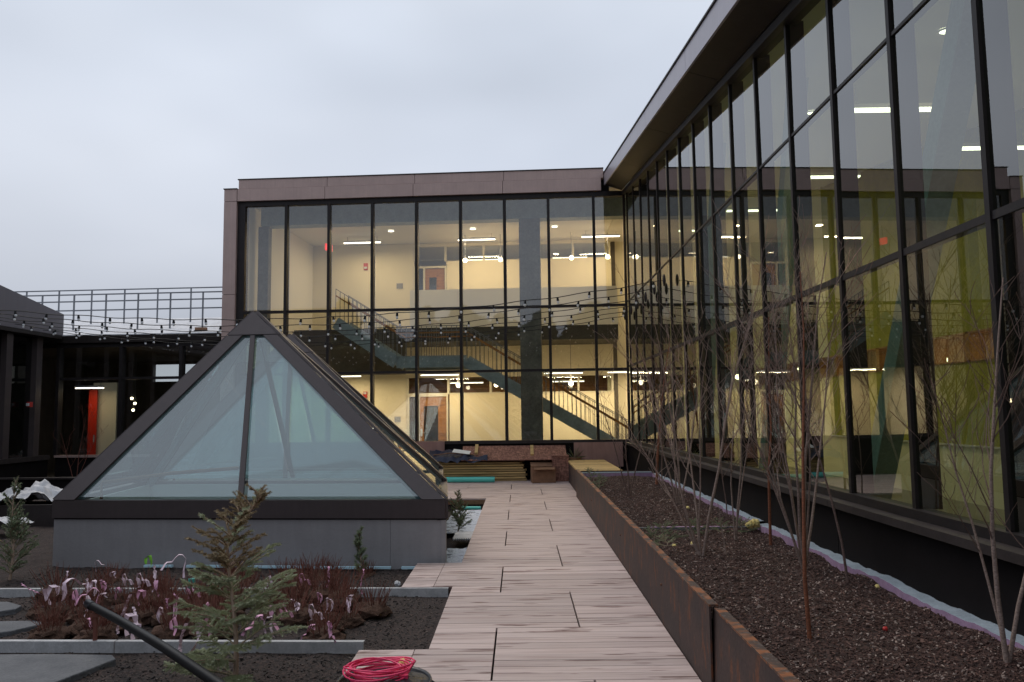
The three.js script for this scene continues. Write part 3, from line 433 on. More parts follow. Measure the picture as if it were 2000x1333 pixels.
// ---------------------------------------------------------------- boardwalk
const boardwalk = new THREE.Group(); boardwalk.name = 'boardwalk'; boardwalk.userData = { kind: 'structure', label: 'boardwalk of weathered pinkish grey planks down the middle' }; scene.add(boardwalk);
{
  seed(21);
  const pitch = 0.1386, far = [], L = -0.683, Rr = 1.133, plank = (x0, x1, D, y, list) => {
    const g = bx(x0 + 0.003, x1 - 0.003, y - 0.03, y, -D - pitch + (D < 9.5 ? 0.007 : 0.005), -D); const uv = g.attributes.uv, ou = rnd() * 7, ov = rnd() * 7; for (let i = 0; i < uv.count; i++) uv.setXY(i, uv.getX(i) + ou, uv.getY(i) + ov);
    if (list) list.push(g); else part('plank', g, pick(m.deck), boardwalk);
  };
  for (let D = 2.2, i = 0; D < 20.25; D += pitch, i++) {
    const grp = Math.floor((D - 6.47) / 1.26), odd = ((grp % 2) + 2) % 2, s = odd ? -0.2 : 0.46, y = rr(-0.0025, 0), list = D > 9.5 ? far : null;
    let l = L; if (D < 5.9) l = -1.19; else if (D > 8.02 && D < 9.25) l = -1.19; else if (D > 15.95) l = -5.5;
    if (l < -4) { plank(l, -1.6 + (odd ? 0.4 : 0), D, y, list); l = -1.6 + (odd ? 0.4 : 0); }
    if (l < -1 && D < 10) { const c = D < 6 ? -0.78 : -0.87; plank(l, c, D, y - 0.001, list); l = c; }
    plank(l, s - 0.004, D, y, list); plank(s + 0.004, D > 16.3 ? 1.19 : Rr, D, rr(-0.0025, 0), list);
  }
  const f = part('far_planks', far, m.deck[1], boardwalk); f.userData.kind = 'stuff';
  part('edge_board', bx(-1.19, -0.69, -0.075, -0.032, -8.075, -8.05), m.card, boardwalk); part('edge_board', bx(-1.19, -0.69, -0.1, -0.032, -5.94, -5.92), m.ply, boardwalk);
  part('edge_board', bx(-5.5, -0.69, -0.11, -0.032, -15.99, -15.965), m.card, boardwalk);
  part('joist', [bx(-0.66, -0.62, -0.2, -0.032, -20, -2), bx(1.06, 1.1, -0.2, -0.032, -20, -2), bx(0.2, 0.24, -0.2, -0.032, -20, -2)], m.blackPanel, boardwalk);
}
// ---------------------------------------------------------------- pyramid skylights
{
  seed(23);
  const py = thing('pyramid_skylight', 'dark framed pyramid skylight closest to the pink ribbon bed', 'skylight', [-0.87, 0, -9.35]);
  const V = (x, y, D) => new THREE.Vector3(x, y, -D), arr = (v) => [v.x, v.y, v.z], base = 0.69, T = V(-2.75, 3.11, 1.45);
  const C = [V(0, 0, 0), V(-4.82, 0, 0.43), V(-5.08, 0, 3.18), V(-0.26, 0, 2.75)];   // front right, front left, rear left, rear right
  const at = (v, y) => V(v.x, y, -v.z);
  const mid = V(-2.645, 0, 1.6);
  for (let f = 0; f < 4; f++) {
    const a = C[f], b = C[(f + 1) % 4], A = at(a, base), B = at(b, base), nrm = B.clone().sub(A).cross(T.clone().sub(A)).normalize(); if (nrm.dot(mid.clone().sub(A)) > 0) nrm.negate();
    const outH = V(nrm.x, 0, -nrm.z).normalize();
    // kerb wall in panels
    const n = f % 2 ? 1 : 2, cuts = n === 2 ? [0, 0.135, 1] : [0, 1];
    for (let i = 0; i < n; i++) { const p = a.clone().lerp(b, cuts[i] + (i ? 0.0008 : 0)), q = a.clone().lerp(b, cuts[i + 1]); part('kerb_panel', prism([arr(at(p, -0.24)), arr(at(q, -0.24)), arr(at(q, 0.47)), arr(at(p, 0.47))], arr(outH.clone().multiplyScalar(-0.05))), m.curb, py); }
    // base trim, a little proud
    const e = outH.clone().multiplyScalar(0.03), up = f % 2 ? 0 : 0.003;
    part('base_trim', prism([arr(at(a, 0.49).add(e)), arr(at(b, 0.49).add(e)), arr(at(b, 0.70 + up).add(e)), arr(at(a, 0.70 + up).add(e))], arr(outH.clone().multiplyScalar(-0.14))), m.trim, py);
    part('shadow_line_strip', prism([arr(at(a, 0.47)), arr(at(b, 0.47)), arr(at(b, 0.49)), arr(at(a, 0.49))], arr(outH.clone().multiplyScalar(-0.1))), m.blackPanel, py);  // black strip painted in as the shadow line between trim and kerb
    // hip flashings, cap, glass
    const lift = nrm.clone().multiplyScalar(0.012), th = nrm.clone().multiplyScalar(0.03), c = 0.86, ab = B.clone().sub(A), w0 = 0.27 / ab.length(), w1 = 0.2 / ab.length();
    const on = (k, s) => A.clone().multiplyScalar((1 - k) * (1 - s)).add(B.clone().multiplyScalar((1 - k) * s)).add(T.clone().multiplyScalar(k));
    const abs_ = (k, d, left) => (left ? A.clone().lerp(T, k).addScaledVector(ab, d) : B.clone().lerp(T, k).addScaledVector(ab, -d));
    for (const left of [true, false]) part('hip_flashing', prism([abs_(0.001, 0, left), abs_(c - 0.003, 0, left), abs_(c - 0.003, w1, left), abs_(0.001, w0, left)].map((v) => arr(v.add(lift))), arr(th)), m.trim, py);
    part('cap_flashing', prism([abs_(c, 0, true), abs_(c, 0, false), T.clone()].map((v) => arr(v.add(lift))), arr(th.clone().multiplyScalar(1.15))), m.trim, py);
    const glassAt = (k, s) => arr(on(k, s));
    if (f % 2 === 0) {
      const g0 = 0.02; pane([glassAt(g0, 0.0), glassAt(g0, 0.495), glassAt(0.95, 0.495), glassAt(0.95, 0.0)], m.glassPyr, py, 0.0008); pane([glassAt(g0, 0.505), glassAt(g0, 1), glassAt(0.95, 1), glassAt(0.95, 0.505)], m.glassPyr, py, 0.0008);
      part('mullion', prism([abs_(0.02, 0.493, true), abs_(0.02, 0.507, true), on(c - 0.004, 0.545), on(c - 0.004, 0.455)].map((v) => arr(v.add(lift))), arr(th)), m.trim, py);
    } else pane([glassAt(0.02, 0), glassAt(0.02, 1), glassAt(0.95, 1), glassAt(0.95, 0)], m.glassPyr, py, 0.0008);
    // bright lining of the shaft under the glass
    const inn = outH.clone().multiplyScalar(-0.13);
    part('shaft_lining', prism([[a, -0.2], [b, -0.2], [b, 0.66], [a, 0.66]].map(([v, y]) => arr(at(v, y).lerp(at(mid, y), 0.085))), arr(outH.clone().multiplyScalar(-0.02))), m.white, py);
    part('inner_rafter', bar(arr(at(a, 0.62).lerp(mid, 0.06)), arr(T.clone().add(new THREE.Vector3(0, -0.14, 0))), 0.06, 0.09), m.steelBlue, py);
  }
  part('kerb_backing', prism([[-0.4, -0.2, -0.115], [-1.2, -0.2, -0.187], [-1.2, 0.45, -0.187], [-0.4, 0.45, -0.115]], [0, 0, -0.004]), m.blackPanel, py);
  part('shaft_floor', prism(C.map((v) => arr(at(v, -0.2).lerp(at(mid, -0.2), 0.06))), [0, -0.02, 0]), m.concrete, py);
  part('drain_pipe', tubeG([[-4.55, 0.55, -1.0], [-4.55, 0.86, -1.0], [-3.9, 0.93, -1.6], [-3.2, 0.95, -2.2]], 0.025, 8), m.card, py);
  copy(py, [-1.21, -0.02, -12.3], undefined, 'dark framed pyramid skylight behind the first, closer to the glass building');
}
// ---------------------------------------------------------------- soil beds on the left
const bedY = (x, z) => -0.095 + 0.035 * (fbm(x * 0.1 + 5, z * 0.1 + 9, 9, 9, 4, 201) - 0.5) + 0.05 * (fbm(x * 0.1 + 3, z * 0.1 + 4, 60, 60, 3, 203) - 0.5) * sm(-0.9, -1.4, x) - (z < -9.38 && z > -15.95 && x > -1.5 ? 0.15 : 0);
structure('planting_soil', fieldG(-13, -0.7, -20.4, -1.6, 0.07, bedY), m.soil, 'dark brown bare soil of the beds left of the boardwalk');
const plY = (x, z) => 0.385 + 0.11 * (fbm(x * 0.12 + 7, z * 0.12 + 11, 8, 8, 3, 211) - 0.5) + 0.06 * (fbm(x * 0.1 + 7, z * 0.1 + 11, 50, 50, 4, 213) - 0.5);
structure('planter_soil', fieldG(1.192, 2.70, -16.25, -1.6, 0.035, plY), m.mulchSoil, 'mulched soil filling the long rusty planter');
function scatter(name, label, n, place, mat, tones, size) {
  const g = new THREE.BoxGeometry(1, 0.35, 0.45); const im = new THREE.InstancedMesh(g, mat, n), o = new THREE.Object3D(), c = new THREE.Color(); im.name = name; im.userData = { kind: 'stuff', label }; im.castShadow = im.receiveShadow = true;
  for (let i = 0; i < n; i++) { const [x, y, z] = place(); o.position.set(x, y, z); o.rotation.set(rr(-0.6, 0.6), rr(0, 6.3), rr(-0.6, 0.6)); const s = size * rr(0.4, 1.5) * (rnd() < 0.08 ? 1.7 : 1); o.scale.set(s, s * rr(0.5, 1.2), s * rr(0.5, 1.3)); o.updateMatrix(); im.setMatrixAt(i, o.matrix); const t = pick(tones); const k = rr(0.7, 1.3); c.setRGB(t[0] * k, t[1] * k, t[2] * k); im.setColorAt(i, c); }
  scene.add(im); return im;
}
seed(31);
const chipTones = [[0.055, 0.027, 0.021], [0.09, 0.046, 0.036], [0.14, 0.078, 0.062], [0.06, 0.031, 0.025], [0.10, 0.055, 0.045], [0.08, 0.042, 0.034], [0.05, 0.027, 0.023], [0.30, 0.23, 0.20]];
scatter('bark_mulch', 'dark bark mulch over the planter soil', 62000, () => { const x = rr(1.21, 2.64), D = 2.2 + 14 * Math.pow(rnd(), 1.5); return [x, plY(x, -D) + 0.004, -D]; }, m.chip, chipTones, 0.0135);
scatter('soil_crumbs', 'small clods and grit over the left soil beds', 16000, () => { const D = 4.6 + 5 * Math.pow(rnd(), 1.3), x = rr(-5.6, -0.75); return [x, bedY(x, -D) + 0.003, -D]; }, m.chip, [[0.03, 0.024, 0.022], [0.05, 0.038, 0.034], [0.022, 0.018, 0.018], [0.09, 0.07, 0.06]], 0.014);

// ---------------------------------------------------------------- rusty planter
{
  seed(33);
  const t = thing('steel_planter', 'long rusty steel planter along the right side of the boardwalk', 'planter', [1.138, 0, 0]), cuts = [16.3, 14.2, 12.1, 10.0, 7.9, 5.9, 4.95];
  for (let i = 0; i < cuts.length - 1; i++) { const a = cuts[i], b = cuts[i + 1]; part('side_plate', bx(0, 0.012, -0.06, 0.518, -a + 0.002, -b - 0.002), m.rust, t); part('top_flange', bx(-0.002, 0.055, 0.519, 0.531, -a + 0.002, -b - 0.002), m.rustEdge, t); }
  const near = prism([[0.016, -0.06, -5.0], [0.016, -0.06, -1.5], [0.022, 0.5, -1.5], [0.034, 0.5, -5.0]], [0.012, 0, 0]); part('side_plate', near, m.rust, t);
  part('top_flange', prism([[0.028, 0.501, -4.94], [0.018, 0.501, -1.5], [0.078, 0.501, -1.5], [0.088, 0.501, -4.94]], [0, 0.012, 0]), m.rustEdge, t);
  part('end_plate', bx(0.013, 1.54, -0.06, 0.5, -16.3, -16.288), m.rust, t);
  for (const D of [6.6, 9.2, 12.8]) part('weld_stud', new THREE.SphereGeometry(0.012, 8, 6).translate(-0.002, 0.3, -D), m.rustEdge, t);
  // bench box behind it
  const b = thing('timber_bench', 'rusty steel bench box with slatted timber top behind the planter', 'bench', [1.195, 0, -16.42]);
  part('side_plate', [bx(0, 0.012, 0, 0.46, -3.7, 0), bx(0.012, 0.9, 0, 0.46, -0.012, 0), bx(0.888, 0.9, 0, 0.46, -3.7, -0.013), bx(0.013, 0.887, 0, 0.46, -3.7, -3.688)], m.rust, b);
  for (let i = 0; i < 26; i++) part('slat', bx(-0.01, 0.91, 0.462, 0.495, -0.02 - i * 0.14 - 0.128, -0.02 - i * 0.14), pick(m.lumber), b);
}
// foam insulation boards along the hall wall
{
  seed(35);
  const g = (pts, D0, D1, x0, x1, yb) => { };
  const strip = (a, b, label) => {
    const t = thing('foam_board', label, 'insulation', [0, 0, 0], 0, 'foam insulation boards behind the planter soil'); const n = Math.ceil((b - a) / 0.022), top = [], P = [];
    const pos = [], uv = [], idx = [];
    for (let i = 0; i <= n; i++) { const D = a + (b - a) * i / n, jag = 0.05 * (fbm(D * 0.05, 0.3, 80, 7, 5, 301) - 0.4), x = 2.665 - 0.09 * Math.max(0, fbm(D * 0.05, 0.7, 50, 9, 5, 305) - 0.35), y = 0.437 + jag; pos.push(x, y, -D, 2.749, y + 0.008, -D); uv.push(x, D, 2.749, D); if (i) { const k = (i - 1) * 2; idx.push(k, k + 1, k + 2, k + 1, k + 3, k + 2); } P.push([x, y, -D]); }
    const tg = new THREE.BufferGeometry(); tg.setAttribute('position', new THREE.Float32BufferAttribute(pos, 3)); tg.setAttribute('uv', new THREE.Float32BufferAttribute(uv, 2)); tg.setIndex(idx); tg.computeVertexNormals(); part('torn_top', tg, m.foamBlue, t);
    const p2 = [], u2 = [], i2 = []; P.forEach(([x, y, z], i) => { p2.push(x, y, z, x, 0.2, z); u2.push(z, y, z, 0.2); if (i) { const k = (i - 1) * 2; i2.push(k, k + 2, k + 1, k + 1, k + 2, k + 3); } });
    const fg = new THREE.BufferGeometry(); fg.setAttribute('position', new THREE.Float32BufferAttribute(p2, 3)); fg.setAttribute('uv', new THREE.Float32BufferAttribute(u2, 2)); fg.setIndex(i2); fg.computeVertexNormals(); part('face', fg, m.foamPink, t);
  };
  strip(1.6, 9.02, 'pink foam board with torn blue top along the hall wall, boardwalk end to divider'); strip(9.12, 16.24, 'pink foam board with torn blue top along the hall wall beyond the divider');
  const d = thing('foam_divider', 'grey blue foam divider crossing the planter soil', 'insulation', [1.16, 0.2, -9.07]); part('board', bx(0, 1.49, 0, 0.2, -0.025, 0.025), m.stone, d); part('edge', bx(0.3, 1.2, 0.2, 0.205, -0.02, 0.02), m.foamPink, d);
  const e = thing('foam_end_board', 'blue and purple foam board at the far end of the planter', 'insulation', [1.16, 0.2, -16.2]); part('board', bx(0, 1.5, 0, 0.26, -0.05, 0.05), m.foamPink, e); part('edge', bx(0, 1.5, 0.26, 0.275, -0.08, 0.05), m.foamBlue, e);
}
const lump = (r, k, s) => { const g = new THREE.IcosahedronGeometry(r, 3), p = g.attributes.position; for (let i = 0; i < p.count; i++) { const x = p.getX(i), y = p.getY(i), z = p.getZ(i), q = 1 + k * (fbm(x / r * 0.2 + 0.5 + s * 0.1, y / r * 0.2 + z / r * 0.13 + 0.5, 10, 10, 3, s) - 0.5); p.setXYZ(i, x * q, y * q, z * q); } g.computeVertexNormals(); return g; };
{
  const t = thing('spray_foam_lump', 'yellow expanded foam lump by the foam divider', 'foam', [2.6, 0.42, -8.95]); part('lobe', lump(0.05, 0.7, 5).translate(0, 0.03, 0), m.yellowFoam, t); part('lobe', lump(0.045, 0.7, 7).translate(-0.07, 0.02, 0.03), m.yellowFoam, t);
  for (const [x, D, s, l] of [[1.5, 7.92, 0.02, 'small yellow foam crumb by the low green junipers'], [1.72, 8.09, 0.02, 'small pale foam crumb between the junipers and the birch'], [2.2, 10.6, 0.022, 'small tan foam crumb on the far mulch'], [2.62, 6.0, 0.016, 'yellowish foam crumb on the torn foam edge']]) solo('foam_crumb', lump(s, 0.8, 3).translate(x, plY(x, -D) + s * 0.6, -D), m.yellowFoam, l, 'foam');
  solo('red_pebble', lump(0.014, 0.4, 9).translate(2.13, plY(2.13, -4.8) + 0.012, -4.8), m.red, 'tiny red plastic bit on the mulch', 'litter');
}
// ---------------------------------------------------------------- bare young trees
function bareTree(label, at, o) {
  seed(o.seed); const t = thing('birch_sapling', label, 'tree', at), stems = [], twigs = [], up = new THREE.Vector3(0, 1, 0);
  const grow = (p, dir, len, r, depth) => {
    const n = 6, pts = [p.clone()], rad = [r]; let q = p.clone(), d = dir.clone();
    for (let i = 1; i <= n; i++) { d.add(new THREE.Vector3(rr(-1, 1), rr(-0.3, 0.8), rr(-1, 1)).multiplyScalar(depth ? 0.16 : 0.10)).normalize(); q = q.clone().addScaledVector(d, len / n); pts.push(q); rad.push(Math.max(0.0016, r * (1 - 0.75 * i / n))); }
    (depth ? twigs : stems).push(tubeG(pts, rad, depth ? 4 : 7));
    if (depth < (o.depth ?? 2)) { const k = depth ? Math.round(rr(2, 4)) : Math.round((o.twigs ?? 7) * rr(1.1, 1.6)); for (let i = 0; i < k; i++) { const f = rr(depth ? 0.25 : o.bare ?? 0.3, 0.97), j = Math.min(n - 1, Math.floor(f * n)), b = pts[j].clone().lerp(pts[j + 1], f * n - j), a = rr(0, 6.28), side = new THREE.Vector3(Math.cos(a), 0, Math.sin(a)); const dd = d.clone().multiplyScalar(0.6).add(up.clone().multiplyScalar(0.45)).addScaledVector(side, rr(0.55, 1.0)).normalize(); grow(b, dd, len * rr(0.22, 0.42), Math.max(0.0022, r * (1 - 0.7 * f) * 0.5), depth + 1); } }
  };
  for (const [lx, lz, h, r] of o.stems) grow(new THREE.Vector3(rr(-0.015, 0.015), -0.03, rr(-0.015, 0.015)), new THREE.Vector3(lx, 1, lz).normalize(), h, r, 0);
  part('trunk', stems, o.mat, t); if (twigs.length) part('branches', twigs, o.twigMat ?? m.barkGrey, t); return t;
}
const onPl = (x, D) => [x, plY(x, -D), -D];
bareTree('slender sapling with an orange red trunk standing alone in the mulch', onPl(1.66, 4.71), { seed: 1, mat: m.barkRed, stems: [[0.06, 0.02, 2.2, 0.0135]], bare: 0.45, twigs: 9, depth: 2 });
bareTree('thin straight dark sapling close to the torn foam edge', onPl(2.45, 6.1), { seed: 2, mat: m.barkGrey, stems: [[0.0, 0.0, 1.9, 0.011]], bare: 0.5, twigs: 6 });
bareTree('large pale multi stem birch with many upright stems', onPl(2.3, 6.6), { seed: 3, mat: m.barkPale, stems: [[0.05, 0.02, 2.6, 0.016], [-0.22, 0.15, 2.1, 0.014], [0.2, -0.05, 2.2, 0.013], [-0.4, 0.2, 1.5, 0.011], [-0.08, -0.1, 2.3, 0.012], [0.12, 0.12, 2.4, 0.01], [-0.3, -0.05, 1.9, 0.01], [-0.15, 0.05, 2.0, 0.009]], twigs: 9, bare: 0.3, twigMat: m.barkPale });
bareTree('pale birch splitting low into spreading stems beside the junipers', onPl(1.63, 7.33), { seed: 4, mat: m.barkPale, stems: [[-0.28, 0.05, 2.1, 0.013], [0.14, 0.1, 2.5, 0.015], [-0.06, -0.06, 2.2, 0.011], [-0.5, -0.2, 1.5, 0.009], [0.02, 0.05, 2.0, 0.009]], twigs: 8, bare: 0.3, twigMat: m.barkPale });
bareTree('short crooked single stem sapling beside the spreading birch', onPl(1.85, 7.3), { seed: 5, mat: m.barkPale, stems: [[-0.03, 0, 0.5, 0.007]], twigs: 1, depth: 1 });
bareTree('reddish brown crooked sapling against the black base panels', onPl(2.47, 7.98), { seed: 6, mat: m.barkRed, stems: [[0.0, 0, 2.3, 0.016]], bare: 0.5, twigs: 6 });
bareTree('red stemmed sapling near the far end of the planter', onPl(2.42, 14.2), { seed: 7, mat: m.barkRed, stems: [[0.02, 0, 2.5, 0.026]], bare: 0.5, twigs: 8 });
bareTree('small pale sapling forking like a letter Y near the timber bench', onPl(1.73, 12.7), { seed: 8, mat: m.barkGrey, stems: [[-0.06, 0, 1.2, 0.014], [0.2, 0, 2.2, 0.012], [-0.3, 0, 2.0, 0.011]], bare: 0.35, twigs: 6 });
bareTree('grey multi stem birch in the far half of the planter', onPl(2.2, 11.2), { seed: 9, mat: m.barkPale, stems: [[-0.35, 0.1, 2.3, 0.014], [0.05, 0, 2.7, 0.015], [0.2, 0, 2.3, 0.013], [-0.15, 0.1, 2.5, 0.012]], twigs: 8 });
bareTree('yellowish twin stem sapling beside the hall wall at the near end', onPl(2.47, 4.18), { seed: 10, mat: m.barkPale, stems: [[0.02, -0.02, 2.0, 0.014], [0.16, 0.05, 1.9, 0.012], [-0.1, 0.0, 1.5, 0.009]], twigs: 8, bare: 0.3 });
bareTree('fine dark sapling between the far birch and the red sapling', onPl(2.3, 12.9), { seed: 11, mat: m.barkGrey, stems: [[0.05, 0, 2.2, 0.012], [-0.2, 0, 1.8, 0.01]], twigs: 7 });
bareTree('slim pale twin stem sapling between the crooked sapling and the foam lump', onPl(2.2, 8.3), { seed: 14, mat: m.barkPale, stems: [[0.05, 0, 2.1, 0.01], [-0.15, 0.05, 1.8, 0.009], [0.15, 0, 1.9, 0.008]], twigs: 7, bare: 0.3 });
bareTree('thin dark whip of a sapling by the foam divider', onPl(2.5, 9.8), { seed: 12, mat: m.barkGrey, stems: [[0.0, 0, 1.5, 0.008]], twigs: 4, depth: 1 });
// ---------------------------------------------------------------- conifers
function needleG(paths, o) {   // paths: lists of points; short flat needles all round
  const pos = [], nor = [], idx = [], d = new THREE.Vector3(), v = new THREE.Vector3(), w = new THREE.Vector3();
  for (const pts of paths) for (let i = 0; i < pts.length - 1; i++) {
    d.copy(pts[i + 1]).sub(pts[i]); const L = d.length(); if (L < 1e-5) continue; d.divideScalar(L); const n = Math.max(1, Math.round(L * o.density));
    for (let k = 0; k < n; k++) { const b = pts[i].clone().lerp(pts[i + 1], rnd()); v.set(rr(-1, 1), rr(-1, 1), rr(-1, 1)); v.addScaledVector(d, -v.dot(d)).normalize(); w.copy(v).cross(d).multiplyScalar(o.width * 0.5); const tip = v.clone().multiplyScalar(0.75).addScaledVector(d, rr(0.4, 0.9)).normalize().multiplyScalar(o.len * rr(0.7, 1.2)).add(b); const q = pos.length / 3; pos.push(b.x - w.x, b.y - w.y, b.z - w.z, b.x + w.x, b.y + w.y, b.z + w.z, tip.x, tip.y, tip.z); const nn = v.clone().addScaledVector(d, -0.5).normalize();  idx.push(q, q + 1, q + 2); }
  }
  const g = new THREE.BufferGeometry(); g.setAttribute('position', new THREE.Float32BufferAttribute(pos, 3)); g.setIndex(idx); g.computeVertexNormals(); return g;
}
function conifer(name, label, at, o) {
  seed(o.seed); const t = thing(name, label, 'conifer', at, o.turn ?? 0), h = o.h, trunk = [], n = 14, P = (a) => new THREE.Vector3(...a);
  for (let i = 0; i <= n; i++) { const f = i / n, b = o.bend ? sm(0.62, 1, f) : 0; trunk.push(P([0.02 * Math.sin(f * 7) + b * (o.bend?.[0] ?? 0) + (o.lean ?? 0) * f, h * f - b * b * (o.bend?.[1] ?? 0), b * (o.bend?.[2] ?? 0) + 0.015 * Math.cos(f * 5)])); }
  const r0 = o.r ?? 0.02; part('trunk', tubeG(trunk, trunk.map((_, i) => r0 * (1 - 0.8 * i / n)), 7), m.spruceBark, t);
  const wood = [], green = [], brown = [];
  for (let k = 0; k < o.whorls; k++) {
    const f = 0.06 + 0.92 * Math.pow(k / (o.whorls - 1), 0.9), ti = Math.min(n - 1, Math.floor(f * n)), base = trunk[ti].clone().lerp(trunk[ti + 1], f * n - ti), cnt = Math.round(rr(3, 6) * (f > 0.6 ? 0.75 : 1) * (o.full ?? 1));
    for (let j = 0; j < cnt; j++) {
      const a = rr(0, 6.28), len = o.spread * Math.pow(1 - f, 0.75) * rr(0.65, 1.15) + 0.05 * h * rr(0.6, 1.3), rise = o.rise ?? 0.35, dir = new THREE.Vector3(Math.cos(a), rise + 0.9 * f, Math.sin(a)).normalize(), pts = [base.clone()]; let q = base.clone();
      for (let i = 1; i <= 5; i++) { dir.y += o.droop ?? -0.06; dir.x += rr(-0.08, 0.08); dir.z += rr(-0.08, 0.08); dir.normalize(); q = q.clone().addScaledVector(dir, len / 5); pts.push(q); }
      wood.push(tubeG(pts, [0.006, 0.005, 0.0045, 0.004, 0.003, 0.0015].map((x) => x * (o.woodK ?? 1)), 4)); const list = (o.brown && rnd() < o.brown * sm(0.35, 0.8, f) * 1.4) ? brown : green; list.push(pts);
      const side = Math.round(len / 0.035 * (o.sides ?? 1)); for (let s = 0; s < side; s++) { const g = rr(0.2, 0.98), i = Math.min(4, Math.floor(g * 5)), b = pts[i].clone().lerp(pts[i + 1], g * 5 - i), dd = pts[i + 1].clone().sub(pts[i]).normalize(), sd = new THREE.Vector3(-dd.z, rr(-0.25, 0.25), dd.x).multiplyScalar(rnd() < 0.5 ? 1 : -1); const L = len * rr(0.18, 0.42) * (1.15 - g * 0.7), e = dd.multiplyScalar(0.7).addScaledVector(sd, 0.75).normalize(); const p1 = b.clone().addScaledVector(e, L * 0.5), p2 = p1.clone().addScaledVector(e.add(new THREE.Vector3(0, -0.2, 0)).normalize(), L * 0.5); list.push([b, p1, p2]); }
    }
  }
  if (o.tip) { const L = trunk.slice(Math.floor(n * 0.72)); (o.brown ? brown : green).push(L); }
  part('branches', wood, m.spruceBark, t); part('needles', needleG(green, o), o.mat, t); if (brown.length) part('browned_needles', needleG(brown, o), m.needleBrown, t); return t;
}
const onBed = (x, D) => [x, bedY(x, -D) - 0.005, -D];
conifer('young_spruce', 'young blue green spruce with a bent browning leader', onBed(-1.9, 5.42), { seed: 41, h: 1.42, spread: 0.44, whorls: 19, mat: m.needle, density: 1000, len: 0.018, width: 0.0048, sides: 1.35, bend: [0.24, 0.13, 0.03], tip: true, brown: 0.6, lean: -0.10, r: 0.018, rise: 0.28, droop: -0.05, full: 1.15 });
conifer('young_spruce', 'dark thin spruce at the left corner of the pyramid skylight', onBed(-5.7, 9.0), { seed: 43, h: 1.1, spread: 0.3, whorls: 15, mat: m.needleDark, density: 700, len: 0.018, width: 0.005, sides: 1.4, tip: true, r: 0.016, rise: 0.8, droop: 0.0, full: 1.2 });
conifer('small_pine', 'small dark pine with a tall leader before the skylight kerb', onBed(-1.82, 9.12), { seed: 45, h: 0.5, spread: 0.13, whorls: 7, mat: m.needleDark, density: 900, len: 0.045, width: 0.005, tip: true, r: 0.01, rise: 1.0, droop: 0.02 });
conifer('young_spruce', 'bristly dark spruce in the gap between skylight and boardwalk', [-0.98, -0.15, -12.6], { seed: 47, h: 0.62, spread: 0.28, whorls: 9, mat: m.needleDark, density: 800, len: 0.022, width: 0.007, tip: true, r: 0.012, rise: 0.75, droop: 0.0 });
// low junipers by the foam divider
{
  const spots = [[1.35, 8.3, 0.14], [1.55, 8.55, 0.17], [1.9, 8.75, 0.15], [2.15, 8.7, 0.14], [2.4, 8.85, 0.15], [1.42, 7.95, 0.11], [1.35, 15.3, 0.2], [1.4, 14.2, 0.16], [1.3, 13.4, 0.12]];
  spots.forEach(([x, D, r], i) => { conifer('creeping_juniper', i < 6 ? 'low dark green juniper by the foam divider in the planter' : 'low dark juniper at the bench end of the planter', onPl(x, D), { seed: 60 + i, h: r * 1.1, spread: r * 1.3, whorls: 6, mat: i === 5 ? m.needle : m.needleDark, density: 500, len: 0.014, width: 0.004, r: 0.006, rise: 0.25, droop: -0.02, woodK: 0.5 }); const o = scene.children.at(-1); o.userData.category = 'shrub'; o.userData.group = i < 6 ? 'junipers by the foam divider' : 'junipers at the bench end'; });
}
